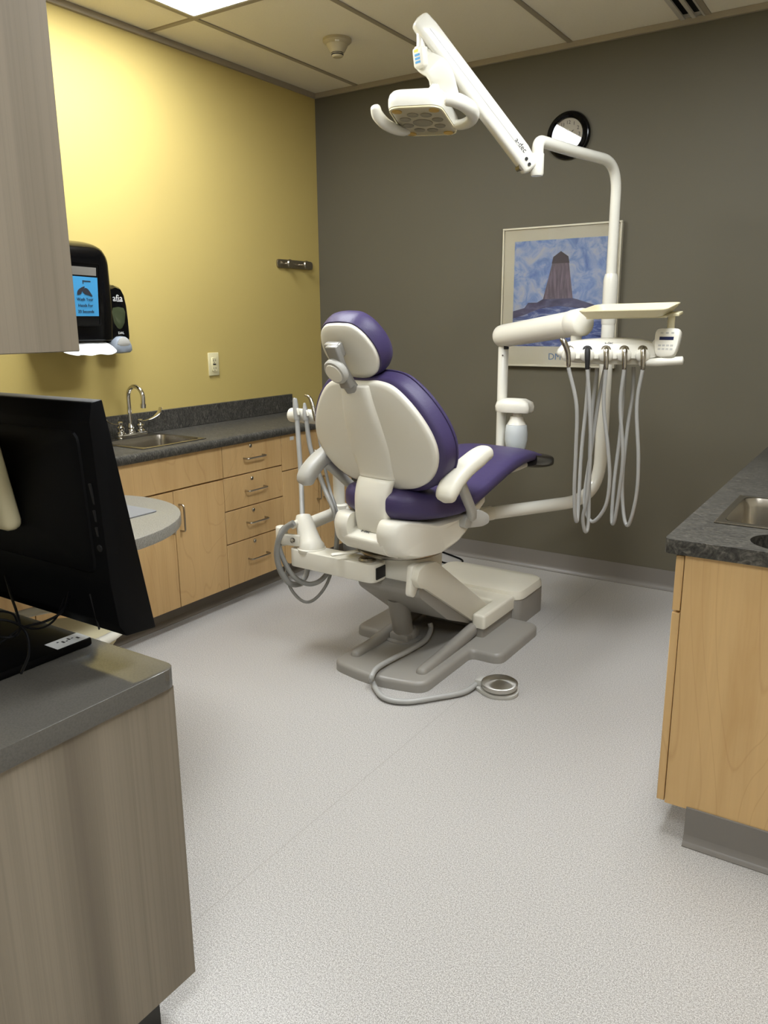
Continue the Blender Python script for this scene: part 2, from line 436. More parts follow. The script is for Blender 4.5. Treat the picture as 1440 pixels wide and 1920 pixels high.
# ------------------------------------------------------------------ left wall: cabinets, counter, sink
CF = .44       # cabinet face
def pull(bm, a, bpt, out, r=.0042):
    a, bpt, out = V(a), V(bpt), V(out)
    return bm.sweep(arcpath([a, a+out, bpt+out, bpt], .012, 4), r, seg=8)
def lock(bm, c): return bm.lathe([(.009, 0), (.009, .004), (.007, .006)], c, (1, 0, 0), 14)
def front(y0, y1, z0, z1, name, parent, label=None):
    return obj(name, B().box((CF-.019, y0+.0016, z0+.0016), (CF, y1-.0016, z1-.0016), .0012, 1), 'maple', parent, label=label)
# toe kick run
struct('trim_3', B().box((.01, -2.7, 0), (.37, -.32, .098)).prism([(.37, -2.7, 0), (.384, -2.7, 0), (.384, -2.7, .003), (.375, -2.7, .01), (.37, -2.7, .025)], (0, 2.38, 0)), 'toekick')
# sink cabinet
t = thing('sink_cabinet', 'maple base cabinet under the sink, two doors below a plain panel', 'cabinet', (.22, -1.65, .098), 'maple base cabinets along the yellow wall')
sbody = obj('body', B().box((.01, -1.968, .098), (CF-.021, -1.337, .771)), 'maple', t)
cut(sbody, B().box((.125, -1.74, .66), (.4, -1.41, .8)))
front(-1.968, -1.335, .622, .772, 'false_front', t)
dl = front(-1.968, -1.640, .09, .618, 'door', t); dr = front(-1.640, -1.335, .09, .618, 'door', t)
obj('handle', pull(B(), (CF, -1.612, .555), (CF, -1.612, .437), (.03, 0, 0)), 'nickel', dr)
obj('handle', pull(B(), (CF, -1.668, .555), (CF, -1.668, .437), (.03, 0, 0)), 'nickel', dl)
# drawer cabinet
t = thing('drawer_cabinet', 'maple cabinet of four drawers with round locks, between the two door cabinets', 'cabinet', (.22, -1.13, .098), 'maple base cabinets along the yellow wall')
obj('body', B().box((.01, -1.335, .098), (CF-.021, -.922, .771)), 'maple', t)
for z0, z1, hz, lz in ((.622, .772, .696, .751), (.462, .620, .540, .593), (.302, .460, .383, .437), (.09, .300, .201, .28)):
    dw = front(-1.335, -.920, z0, z1, 'drawer', t)
    obj('handle', pull(B(), (CF, -1.195, hz), (CF, -1.063, hz), (.03, 0, 0)), 'nickel', dw)
    obj('lock', lock(B(), (CF, -1.146, lz)), 'nickel', dw)
    obj('keyhole', B().box((CF+.0055, -1.1468, lz-.004), (CF+.0065, -1.1452, lz+.004)), 'rubber', dw)
# far cabinet
t = thing('base_cabinet', 'maple cabinet with one drawer over two doors, at the far end of the counter', 'cabinet', (.22, -.61, .098), 'maple base cabinets along the yellow wall')
obj('body', B().box((.01, -.918, .098), (CF-.021, -.32, .771)), 'maple', t)
dw = front(-.920, -.318, .588, .772, 'drawer', t)
obj('handle', pull(B(), (CF, -.685, .665), (CF, -.553, .665), (.03, 0, 0)), 'nickel', dw)
obj('lock', lock(B(), (CF, -.62, .735)), 'nickel', dw)
obj('tag', B().box((CF, -.852, .738), (CF+.001, -.822, .756)), 'tape', dw)
dl = front(-.920, -.620, .09, .586, 'door', t); dr = front(-.620, -.318, .09, .586, 'door', t)
obj('handle', pull(B(), (CF, -.642, .51), (CF, -.642, .395), (.03, 0, 0)), 'nickel', dl)
obj('handle', pull(B(), (CF, -.585, .51), (CF, -.585, .395), (.03, 0, 0)), 'nickel', dr)
t = thing('base_cabinet', 'maple base cabinet left of the sink, hidden behind the monitor but for its foot', 'cabinet', (.22, -2.33, .098), 'maple base cabinets along the yellow wall')
obj('body', B().box((.01, -2.698, .098), (CF-.021, -1.971, .771)), 'maple', t)
for y0, y1, hy in ((-2.698, -2.335, -2.365), (-2.335, -1.970, -2.305)):
    dr = front(y0, y1, .09, .772, 'door', t)
    obj('handle', pull(B(), (CF, hy, .68), (CF, hy, .56), (.03, 0, 0)), 'nickel', dr)
# worktop
prof = [(0.0, .772), (.455, .772), (.463, .776), (.467, .784), (.467, .8), (.463, .808), (.455, .812), (0.0, .812)]
t = thing('countertop', 'dark slate laminate countertop with backsplash along the yellow wall', 'countertop', (.23, -1.14, .772))
ct = obj('worktop', B().prism([(x_, -2.702, z_) for x_, z_ in prof], (0, 2.392, 0)), 'slate', t)
cut(ct, B().box((.13, -1.735, .7), (.395, -1.415, .9), .03, 4))
obj('backsplash', B().box((0, -2.702, .812), (.019, -.31, .911), .002, 1), 'slate', t)
# bar sink
def sink(name, label, x0, x1, y0, y1, bx0, bx1, by0, by1, z, depth, floor_r=.03):
    t = thing(name, label, 'sink', ((x0+x1)/2, (y0+y1)/2, z))
    rim = obj('rim', B().box((x0, y0, z), (x1, y1, z+.005), .0025, 2), 'steel', t)
    cut(rim, B().prism([(*p, z-.05) for p in round_poly([(bx0, by0), (bx1, by0), (bx1, by1), (bx0, by1)], .035, 5)], (0, 0, .1)))
    b = B(); R_ = []
    cx, cy = (bx0+bx1)/2, (by0+by1)/2
    for k, zz in ((1.0, z+.0045), (.985, z-.004), (.965, z-.02), (.94, z-depth+.03), (.9, z-depth+.008), (.8, z-depth), (.15, z-depth-.004)):
        R_.append([(cx+(a-cx)*k, cy+(b_-cy)*k, zz) for a, b_ in round_poly([(bx0, by0), (bx1, by0), (bx1, by1), (bx0, by1)], .045, 6)])
    n = len(R_[0]); b.rings(R_, cap=False)
    bs = obj('basin', b, 'steel', t, ang=50)
    obj('drain', B().lathe([(.04, z-depth-.003), (.036, z-depth+.001), (.03, z-depth-.002), (.012, z-depth-.003)], (cx, cy, 0), seg=24), 'chrome', bs)
    return t
sink('bar_sink', 'small stainless steel sink set in the slate counter by the yellow wall', .04, .41, -1.755, -1.395, .13, .395, -1.735, -1.415, .812, .13)
# gooseneck faucet
fy = -1.545; fx = .083
t = thing('faucet', 'chrome gooseneck faucet with wing handles behind the small sink', 'faucet', (fx, fy, .817))
obj('base_plate', B().prism([(*p, .817) for p in round_poly([(fx-.025, fy-.085), (fx+.025, fy-.085), (fx+.025, fy+.085), (fx-.025, fy+.085)], .02)], (0, 0, .02), .004, 2), 'chrome', t)
zt = W(246, 722, 1, fy).z
pth = [V((fx, fy, .837)), V((fx, fy, zt-.055))]
for k in range(1, 11):
    a = math.pi*k/10*1.06
    pth.append(V((fx+.05-.05*math.cos(a), fy, zt-.055+.05*math.sin(a))))
pth.append(pth[-1]+V((-.002, 0, -.02)))
obj('spout', B().sweep(pth, .0095, seg=14).lathe([(.02, .835), (.02, .842), (.013, .855), (.016, .862), (.012, .872), (.0095, .88)], (fx, fy, 0), seg=18), 'chrome', t)
obj('aerator', B().sweep([pth[-1]+V((.0, 0, .004)), pth[-1]+V((-.002, 0, -.014))], .0125, seg=14), 'chrome', t)
for s_ in (-1, 1):
    hy = fy+s_*.056
    v_ = obj('valve', B().lathe([(.021, .835), (.021, .842), (.012, .848), (.017, .857), (.017, .866), (.009, .872), (.012, .88), (.012, .889), (.006, .893)], (fx, hy, 0), seg=18), 'chrome', t)
    p0 = V((fx, hy, .883)); e = V((.02, s_*.12, .035))
    path = catmull([p0, p0+V((.005, s_*.035, .002)), p0+V((.012, s_*.07, .012)), p0+V((.018, s_*.1, .032)), p0+V((.02, s_*.108, .052))], 5)
    obj('handle', B().sweep(path, [.006, .006, .010, .016, .013], .0035, up=(0, -s_*.4, 1), seg=12, roundcap=.004), 'chrome', v_)

# right-hand counter ---------------------------------------------------------
RX = 2.605
t = thing('peninsula_cabinet', 'maple base cabinet at the right with a bare end panel, running to the dark wall', 'cabinet', (2.9, -1.0, .0))
pbody = obj('body', B().box((RX+.022, -1.998, .097), (3.2, -.026, .7715)), 'maple', t)
obj('toe_kick', B().box((2.684, -1.996, 0), (3.14, -.026, .097)), 'basegrey', t)
obj('end_base', B().prism([(2.682, y_, z_) for y_, z_ in ((-1.998, 0), (-2.020, 0), (-2.020, .003), (-2.010, .012), (-2.004, .028), (-2.003, .104), (-1.998, .105))], (.52, 0, 0), .001, 1), 'basegrey', t)
for k in range(3):
    y0 = -1.995+k*.656; y1 = y0+.656
    dw = obj('drawer', B().box((RX, y0+.002, .624), (RX+.019, y1-.002, .765), .0012, 1), 'maple', t)
    obj('handle', pull(B(), (RX, y0+.26, .70), (RX, y0+.39, .70), (-.03, 0, 0)), 'nickel', dw)
    dr = obj('door', B().box((RX, y0+.002, .098), (RX+.019, y1-.002, .618), .0012, 1), 'maple', t)
    obj('handle', pull(B(), (RX, y1-.06, .55), (RX, y1-.06, .43), (-.03, 0, 0)), 'nickel', dr)
t = thing('peninsula_countertop', 'dark slate laminate countertop with rounded edge at the right', 'countertop', (2.9, -1.0, .772))
ol = round_poly([(2.578, -2.012), (3.25, -2.012), (3.25, -.001), (2.578, -.001)], [.02, .02, .001, .001], 4)
wt = obj('worktop', B().prism([(*p, .772) for p in ol], (0, 0, .036), .016, 4), 'slate', t)
cut(wt, B().box((2.664, -1.782, .6), (3.089, -1.441, .9), .03, 4))
hc = V((2.832, -1.908, 0))
cut(wt, B().lathe([(.078, .7), (.078, .9)], hc, seg=48))
obj('chute', B().rings([[hc+V((math.cos(a)*.079, math.sin(a)*.079, z_)) for a in [2*math.pi*k/40 for k in range(40)]] for z_ in (.806, .46)], cap=False).lathe([(.079, .46), (.001, .46)], hc, seg=40, cap=False), 'grille', t)
sink('inset_sink', 'stainless steel sink sunk in the right-hand slate counter', 2.648, 3.11, -1.798, -1.425, 2.668, 3.085, -1.778, -1.445, .808, .15)
cut(pbody, B().box((2.66, -1.786, .64), (3.093, -1.437, .85)))
cut(pbody, B().lathe([(.082, .45), (.082, .85)], hc, seg=32))

# ------------------------------------------------------------------ things on the left wall
# paper towel dispenser
t = thing('paper_towel_dispenser', 'glossy black paper towel dispenser with a blue hand-washing notice in its window', 'dispenser', (.1, -1.81, 1.25))
DY0, DY1 = -1.975, -1.672
prof = smooth_outline([(.0, 1.255), (.165, 1.252), (.196, 1.30), (.203, 1.42), (.197, 1.54), (.165, 1.60), (.09, 1.622), (0, 1.626)], 1)
prof = round_poly([(.0, 1.252), (.19, 1.252), (.205, 1.40), (.20, 1.625), (.10, 1.655), (0, 1.655)], [.005, .01, .05, .05, .04, .005], 5)
b = B(); ymid = (DY0+DY1)/2; hw = (DY1-DY0)/2
lay = []
for k in range(-8, 9):
    u = k/8; e = (abs(u)**7)
    lay.append([(x_*(1-.10*e), ymid+u*hw, 1.252+(z_-1.252)*(1-.06*e)) for x_, z_ in prof])
b.rings(lay); body = obj('body', b, 'black', t)
FX = .206
def fxat(z): return .2045-.02*abs(z-1.40)
win = [(-1.905, 1.56), (-1.735, 1.555), (-1.755, 1.318), (-1.895, 1.318)]
wc = (-1.825, 1.44)
fr = B()
def face_pt(y, z, o=0): return (fxat(z)+o, y, z)
owin = [(wc[0]+(a-wc[0])*1.07, wc[1]+(b_-wc[1])*1.05) for a, b_ in win]
fr.rings([[face_pt(*p, -.004) for p in round_poly(owin, .008)], [face_pt(*p, .003) for p in round_poly(owin, .008)], [face_pt(*p, .003) for p in round_poly(win, .008)], [face_pt(*p, -.001) for p in round_poly(win, .008)]], cap=False)
obj('window_frame', fr, 'black', body)
wnd = obj('window', B().prism([face_pt(*p, .0002) for p in win], (.0006, 0, 0)), 'black', body)
obj('paper_roll', B().prism([face_pt(*p, .0009) for p in ((-1.893, 1.513), (-1.752, 1.511), (-1.749, 1.543), (-1.898, 1.546))], (.0003, 0, 0)), 'rollgrey', wnd)
def lerp(a, b_, k): return a+(b_-a)*k
sg = [(lerp(-1.905, -1.895, .2)+.012, 1.508), (-1.748, 1.504), (-1.757, 1.352), (-1.884, 1.352)]
sgn = obj('notice', B().prism([face_pt(*p, .001) for p in sg], (.001, 0, 0)), 'signblue', body)
b = B(); scx = -1.817
for k, (tx, z_) in enumerate((('Wash Your', 1.418), ('Hands For', 1.394), ('20 Seconds', 1.370))):
    text_into(b, tx, .0165, face_pt(scx, z_, .0024), (0, 1, 0), (.0, 0, 1))
# tap and hands drawn as simple flat shapes
b.prism([face_pt(y, z, .0022) for y, z in ((scx-.004, 1.492), (scx+.034, 1.490), (scx+.034, 1.486), (scx, 1.487), (scx, 1.478), (scx-.004, 1.478))], (.0006, 0, 0))
b.prism([face_pt(y, z, .0022) for y, z in smooth_outline([(scx-.034, 1.436), (scx-.03, 1.452), (scx-.012, 1.464), (scx+.004, 1.468), (scx-.004, 1.456), (scx-.012, 1.446), (scx-.018, 1.438)], 3)], (.0006, 0, 0))
b.prism([face_pt(y, z, .0022) for y, z in smooth_outline([(scx-.008, 1.45), (scx+.004, 1.462), (scx+.018, 1.458), (scx+.03, 1.442), (scx+.036, 1.430), (scx+.02, 1.434), (scx+.002, 1.438)], 3)], (.0006, 0, 0))
obj('notice_print', b, 'pen', sgn)
# paper sheet
b = B(); pp = catmull([(.09, 0, 1.262), (.15, 0, 1.250), (.20, 0, 1.236), (.235, 0, 1.216), (.262, 0, 1.200)], 4); rg = []
NN = 24
top = []; 
for i, p in enumerate(pp):
    k = i/(len(pp)-1); w_ = .128*(1 if k < .72 else math.sqrt(max(0.2, 1-((k-.72)/.36)**2)))
    top.append([V((p.x+(.003*math.sin(j*2.7)*(k > .97)), ymid-.012+w_*(2*j/NN-1), p.z+.002*math.sin(j*.5)*k)) for j in range(NN+1)])
bm = b.m
for lay_ in (0, 1):
    R = [[bm.verts.new(q-V((0, 0, .0012*lay_))) for q in r] for r in top]
    for i in range(len(R)-1):
        for j in range(NN): bm.faces.new((R[i][j], R[i][j+1], R[i+1][j+1], R[i+1][j]))
obj('paper_sheet', b, 'tape', t)
# soap dispenser
t = thing('soap_dispenser', 'black wall soap dispenser with grey push lever, right of the paper towel dispenser', 'dispenser', (.05, -1.575, 1.195))
sc = -1.578
half = [(.0, 1.487), (.03, 1.478), (.046, 1.45), (.056, 1.40), (.060, 1.33), (.061, 1.25), (.058, 1.235)]
ol = mirror(half)
b = B().pillow([(a, c_) for a, c_ in ol], [(1.0, 0), (1.0, .06), (.97, .085), (.88, .1), (.6, .106)], lambda a, c_, o: V((o, sc+a, c_)))
body = obj('body', b, 'black', t)
lv = mirror([(.0, 1.268), (.02, 1.266), (.040, 1.252), (.052, 1.225), (.053, 1.205), (.04, 1.195), (.0, 1.193)])
obj('push_lever', B().pillow(lv, [(1, .02), (1, .10), (.95, .116), (.8, .124), (.4, .127)], lambda a, c_, o: V((o, sc+a, c_))), 'soapgrey', t)
obj('lever_crest', B().pillow(mirror([(0, 1.266), (.022, 1.258), (.036, 1.235), (.022, 1.226), (0, 1.224)]), [(1, .11), (.95, .127), (.6, .130)], lambda a, c_, o: V((o, sc+a, c_))), 'midplastic', t)
wn = mirror([(0, 1.392), (.028, 1.388), (.036, 1.37), (.028, 1.325), (.012, 1.302), (0, 1.298)])
obj('window', B().pillow(wn, [(1, .095), (1, .1075), (.9, .109), (.5, .110)], lambda a, c_, o: V((o, sc+a, c_))), 'soapwindow', body)
b = text_into(B(), 'afia', .040, (.1085, sc, 1.428), (0, 1, 0), (0, 0, 1)); b.box((.1075, sc-.005, 1.4145), (.1087, sc+.026, 1.4165))
text_into(b, 'DiAL', .015, (.1085, sc+.004, 1.281), (0, 1, 0), (0, 0, 1))
obj('lettering', b, 'tape', body)
# hook rail
t = thing('hook_rail', 'brushed metal wall rail with two round coat hooks near the room corner', 'hook rail', (.01, -.235, 1.62))
b = B().prism([(.0, *p) for p in round_poly([(-.393, 1.618), (-.075, 1.618), (-.075, 1.664), (-.393, 1.664)], .02)], (.012, 0, 0), .003, 2)
obj('back_plate', b, 'nickel', t)
for y in (-.318, -.172):
    obj('hook', B().lathe([(.009, .012), (.009, .03), (.022, .036), (.024, .042), (.02, .048), (.008, .05)], (0, y, 1.641), (1, 0, 0), 20), 'nickel', t)
# outlet
t = thing('wall_outlet', 'ivory wall outlet plate above the slate counter', 'outlet', (.005, -.921, 1.055))
obj('plate', B().box((0, -.958, 1.054), (.007, -.884, 1.171), .003, 2), 'ivory', t)
r_ = obj('receptacle', B().box((.006, -.938, 1.078), (.0105, -.904, 1.147), .002, 1), 'ivory', t)
for z_ in (1.132, 1.092):
    so_ = obj('socket', B().prism([(.0104, *p) for p in round_poly([(-.9345, z_-.0165), (-.9075, z_-.0165), (-.9075, z_+.013), (-.9345, z_+.013)], .006, 3)], (.0008, 0, 0)), 'ivory', r_)
    b = B()
    for dy in (-.008, .006): b.box((.011, -.921+dy, z_-.005), (.0115, -.918+dy, z_+.005))
    b.lathe([(.0025, .011), (.0025, .0115)], (0, -.921, z_-.011), (1, 0, 0), 10)
    so_.data.materials.append(M['pen']); n0 = len(so_.data.polygons)
    bm_ = bmesh.new(); bm_.from_mesh(so_.data); tm_ = bpy.data.meshes.new('t'); b.m.to_mesh(tm_); b.m.free()
    bm_.from_mesh(tm_); bm_.faces.ensure_lookup_table()
    for f_ in bm_.faces[n0:]: f_.material_index = 1
    bm_.to_mesh(so_.data); bm_.free(); bpy.data.meshes.remove(tm_)
obj('test_buttons', B().box((.0104, -.931, 1.109), (.0118, -.911, 1.1145)), 'rubber', r_)

# ------------------------------------------------------------------ dark wall: clock and picture
c = V((1.527, 0, 2.178)); n_ = (0, -1, 0)
t = thing('wall_clock', 'round wall clock with thick black rim on the dark wall', 'clock', c)
obj('rim', B().lathe([(.106, 0), (.108, .012), (.103, .022), (.098, .024), (.094, .034), (.084, .040), (.079, .036), (.075, .026), (.075, .012)], c, n_, 56, cap=False), 'black', t)
dial = obj('dial', B().lathe([(.0765, .002), (.0765, .014)], c, n_, 48), 'clockface', t)
b = B()
for k in range(1, 13):
    a = math.radians(30*k); text_into(b, str(k), .0225, (c.x+.056*math.sin(a), -.0146, c.z+.056*math.cos(a)), (1, 0, 0), (0, 0, 1))
obj('numerals', b, 'numeral', dial)
def hand(a, l_, w_):
    a = math.radians(a); d = V((math.sin(a), 0, math.cos(a))); q = V((math.cos(a), 0, -math.sin(a))); o = V((c.x, -.0165, c.z))
    return B().prism([o-d*.012-q*w_, o-d*.012+q*w_, o+d*l_+q*w_*.5, o+d*l_-q*w_*.5], (0, -.0012, 0))
obj('hour_hand', hand(55, .034, .0022), 'numeral', dial); obj('minute_hand', hand(268, .05, .0016), 'numeral', dial)
obj('glass', B().lathe([(.077, .026), (.077, .028)], c, n_, 48), 'glass', t)

t = thing('framed_picture', 'large framed blue landscape print in a pale mat on the dark wall', 'picture', (1.51, 0, 1.09))
PX0, PX1, PZ0, PZ1 = 1.206, 1.818, 1.088, 1.774
b = B(); w_ = .009
for lo, hi in (((PX0, PZ0), (PX1, PZ0+w_)), ((PX0, PZ1-w_), (PX1, PZ1)), ((PX0, PZ0+w_), (PX0+w_, PZ1-w_)), ((PX1-w_, PZ0+w_), (PX1, PZ1-w_))):
    b.box((lo[0], -.027, lo[1]), (hi[0], -.002, hi[1]), .0015, 1)
obj('frame', b, 'frame', t)
mt = obj('mat', B().box((PX0+.006, -.018, PZ0+.006), (PX1-.006, -.004, PZ1-.006)), 'mat', t)
ax0, ax1, az0, az1 = 1.272, 1.757, 1.190, 1.708
pr = obj('print', B().box((ax0, -.0186, az0), (ax1, -.017, az1)), 'sky', mt)
def flat(pts, y=-.0188): return B().prism([(ax0+a*(ax1-ax0), y, az0+b_*(az1-az0)) for a, b_ in pts], (0, -.0003, 0))
obj('painted_field', flat([(0, 0), (1, 0), (1, .33), (.78, .36), (.5, .39), (.3, .36), (.1, .31), (0, .28)]), 'sea', pr)
obj('painted_hill', flat([(0, .27), (.12, .30), (.3, .36), (.5, .385), (.75, .36), (.97, .36), (.85, .40), (.7, .445), (.55, .475), (.35, .46), (.27, .42), (.17, .42), (.13, .37), (0, .34)], -.0191), 'hill', pr)
obj('painted_tower', flat([(.335, .45), (.655, .455), (.60, .78), (.58, .82), (.44, .82), (.42, .78)], -.0194), 'tower', pr)
obj('painted_tower_top', flat([(.415, .78), (.605, .78), (.59, .84), (.51, .89), (.43, .84)], -.0197), 'towerdark', pr)
obj('lettering', text_into(B(), 'DM', .046, (1.508, -.0184, 1.138), (1, 0, 0), (0, 0, 1)), 'blueink', mt)
obj('glazing', B().box((PX0+.008, -.0235, PZ0+.008), (PX1-.008, -.0220, PZ1-.008)), 'glass', t)

# ------------------------------------------------------------------ near left: console, upper cabinet, monitor
t = thing('console_cabinet', 'grey striated laminate console at the near left with dark toe kick', 'cabinet', (1.55, -3.33, 0))
obj('body', B().box((1.1, -3.62, .092), (1.98, -3.062, .7005)), 'greywood', t)
obj('end_panel', B().box((1.981, -3.62, .092), (2.0, -3.05, .7005), .001, 1), 'greywood', t)
obj('toe_kick', B().box((1.15, -3.62, 0), (1.962, -3.112, .0925)), 'darktoe', t)
t = obj('console_worktop', B().prism([(*p, .7005) for p in round_poly([(1.05, -3.615), (2.006, -3.615), (2.006, -3.043), (1.05, -3.043)], [.005, .005, .03, .005], 5)], (0, 0, .036), .007, 3), 'desktop',
        label='taupe worktop with rounded corner on the near-left console, under the monitor', cat='countertop')
t = thing('upper_cabinet', 'grey striated upper cabinet hanging at the near upper left', 'cabinet', (1.5, -3.39, 1.284))
obj('body', B().box((1.1, -3.6285, 1.287), (1.964, -3.182, 2.4)), 'greywood', t)
obj('end_panel', B().box((1.965, -3.6285, 1.284), (1.985, -3.165, 2.4), .0012, 1), 'greywood', t)
for k in range(2):
    x0 = 1.1+k*.432
    dr = obj('door', B().box((x0+.002, -3.181, 1.287), (x0+.430, -3.163, 2.398), .001, 1), 'greywood', t)
# monitor: faces into the room, back to the camera
t = thing('monitor', 'large black computer monitor seen from behind on the near-left worktop', 'monitor', (1.6, -3.2, .7365))
S0 = V((0, -3.056, .792)); S1 = V((0, -3.126, 1.204)); nb = V((0, -(S1.z-S0.z), (S1.y-S0.y))).normalized()  # nb: backwards and slightly down
su = (S1-S0).normalized(); Hs = (S1-S0).length; MX1 = 1.952; MX0 = 1.22
def mp(x, s_, o): return V((x, 0, 0))+S0+su*s_+nb*o
mprof = [(0, -.018), (Hs, -.018), (Hs, .004), (Hs*.93, .016), (.12, .050), (.04, .054), (.016, .044)]
def bo_(s_):   # depth of the back at height s_
    for (a, p), (b_, q) in zip(mprof[2:], mprof[3:]):
        if b_ <= s_ <= a: return p+(q-p)*(a-s_)/(a-b_)
    return .05
hs_ = obj('housing', B().prism([mp(MX0, s_, o) for s_, o in mprof], (MX1-MX0, 0, 0), .003, 2), 'blackmatte', t)
b = B(); lay = []
for ins, h_ in ((.03, -.002), (.034, .003), (.05, .006)):
    q = round_poly([(MX0+ins, .10+ins), (MX1-ins, .10+ins), (MX1-ins, Hs*.93-ins*.5), (MX0+ins, Hs*.93-ins*.5)], .02, 3)
    lay.append([mp(a, c_, bo_(c_)+h_) for a, c_ in q])
bk = obj('back_cover', B().rings(lay), 'blackmatte', t, ang=25)
obj('corner_seam', B().obox(mp(MX1-.062, .055, .0525), ((1, 0, 0), su, nb), (.0006, .035, .0015)), 'rubber', hs_)
for s_, h_ in ((.27, .02), (.235, .010), (.208, .008)):
    obj('port_slot', B().obox(mp(MX1-.016, s_, bo_(s_)+.0005), ((1, 0, 0), su, nb), (.0022, h_, .0015)), 'rubber', bk)
obj('port_slot', B().lathe([(.006, 0), (.006, .003)], mp(MX1-.015, .18, bo_(.18)-.001), nb, 14), 'rubber', bk)
obj('screen', B().obox(mp((MX0+MX1)/2, Hs/2, -.0186), ((1, 0, 0), su, nb), ((MX1-MX0)/2-.012, Hs/2-.014, .0005)), 'black', t)
obj('stand_base', B().box((1.33, -3.47, .7368), (1.80, -3.064, .752), .004, 2), 'blackmatte', t)
obj('stand_column', B().sweep([(1.47, -3.19, .745), (1.47, -3.15, .96)], .05, .022, up=(0, 1, .2), seg=16, power=.5), 'blackmatte', t)
q = W(7, 1003, 1, -3.17)
obj('stand_arm', B().obox((q.x-.062+.004, -3.163, q.z+.09), ((1, 0, 0), su, nb), (.068, .088, .018), .016, 3), 'cream', t)
lb = [W(114, 1202, 2, .7528), W(130, 1208, 2, .7528), W(173, 1190, 2, .7528), W(160, 1184, 2, .7528)]
st = obj('asset_label', B().box((1.758, -3.135, .7521), (1.797, -3.066, .7527)), 'tape', t)
b = B()
for k in range(6): b.box((1.768+.004*(k % 3), -3.118+.007*k, .7528), (1.771+.004*(k % 3)+.006*(k % 2), -3.114+.007*k, .7531))
obj('label_marks', b, 'pen', st)
# cables
def cable(name, pts, r, label, group=None, m='blackmatte'):
    return obj(name, B().sweep(catmull(pts, 10), r, seg=8), m, label=label, cat='cable', group=group)
def K(px, py, y): return W(px, py, 1, y)
cable('cable', [K(-30, 1160, -3.3), K(20, 1165, -3.27), K(48, 1185, -3.25), K(54, 1225, -3.27), K(40, 1262, -3.32)], .0022, 'black cable bending down onto the monitor base')
cable('cable', [K(-40, 1215, -3.3), K(0, 1205, -3.26), K(40, 1178, -3.23), K(85, 1165, -3.2), K(118, 1145, -3.17), K(130, 1110, -3.13)], .0022, 'black cable looping right and up behind the monitor')
cable('cable', [K(-20, 1145, -3.24), K(22, 1150, -3.22), K(38, 1172, -3.22), K(75, 1178, -3.2), K(104, 1160, -3.17), K(122, 1120, -3.12)], .0018, 'thin black cable crossing above the monitor base')
cable('cable', [K(10, 1080, -3.14), K(20, 1115, -3.2), K(32, 1150, -3.235), K(37, 1180, -3.25), K(20, 1195, -3.28), K(-30, 1190, -3.3)], .0022, 'black cable hanging straight down from the monitor back')

# rounded table end with mouse pad, stool behind
t = thing('round_ended_table', 'pale grey speckled table with a rounded end behind the monitor', 'table', (.86, -2.6, 0))
ol = [(.879+.388*math.cos(a), -2.535+.408*math.sin(a)) for a in [math.pi*k/28 for k in range(29)]]+[(.491, -3.03), (1.267, -3.03)]
obj('tabletop', B().prism([(*p, .700) for p in ol], (0, 0, .035), .004, 2), 'roundtop', t)
obj('pedestal', B().lathe([(.04, .02), (.04, .70)], (.62, -2.80, 0), seg=20), 'midplastic', t)
obj('foot', B().lathe([(.12, 0), (.12, .012), (.05, .03), (.04, .03)], (.62, -2.80, 0), seg=32), 'midplastic', t)
obj('mouse_pad', B().prism([(*p, .7352) for p in round_poly([(.80, -2.50), (1.062, -2.50), (1.062, -2.257), (.80, -2.257)], .015)], (0, 0, .004), .0012, 1), 'pad',
    label='flat grey mouse pad on the round-ended table', cat='mouse pad')
t = thing('stool', 'white stool frame half hidden under the monitor and behind the worktop', 'stool', (1.10, -2.72, 0))
sc_ = V((1.06, -2.66, 0))
obj('seat', B().lathe([(.03, .40), (.15, .41), (.165, .425), (.16, .445), (.10, .455), (.02, .457)], sc_, seg=36), 'cream', t)
rg_ = [sc_+V((.19*math.cos(a), .19*math.sin(a), .47)) for a in [2*math.pi*k/40 for k in range(41)]]
obj('arm_ring', B().sweep(rg_, .014, seg=10), 'white', t)
obj('ring_strut', B().sweep([sc_+V((.1, .0, .425)), sc_+V((.16, .0, .44)), sc_+V((.19, 0, .47))], .012, seg=10), 'white', t)
obj('ring_strut', B().sweep([sc_+V((-.1, .0, .425)), sc_+V((-.16, .0, .44)), sc_+V((-.19, 0, .47))], .012, seg=10), 'white', t)
obj('column', B().lathe([(.022, .06), (.022, .40)], sc_, seg=16), 'chrome', t)
for k in range(5):
    a = 2*math.pi*k/5+.3; d = V((math.cos(a), math.sin(a), 0))
    lg = obj('leg', B().sweep([sc_+V((0, 0, .11)), sc_+d*.12+V((0, 0, .1)), sc_+d*.27+V((0, 0, .07))], [.024, .02, .014], seg=10), 'white', t)
    obj('caster', B().lathe([(.026, -.012), (.028, 0), (.026, .012)], sc_+d*.27+V((0, 0, .029)), (-d.y, d.x, 0), 16), 'rubber', lg)

# ------------------------------------------------------------------ dental chair
t = CH = thing('dental_chair', 'dental chair with purple vinyl upholstery and white shell, seen from behind', 'dental chair', (1.47, -1.3, 0))
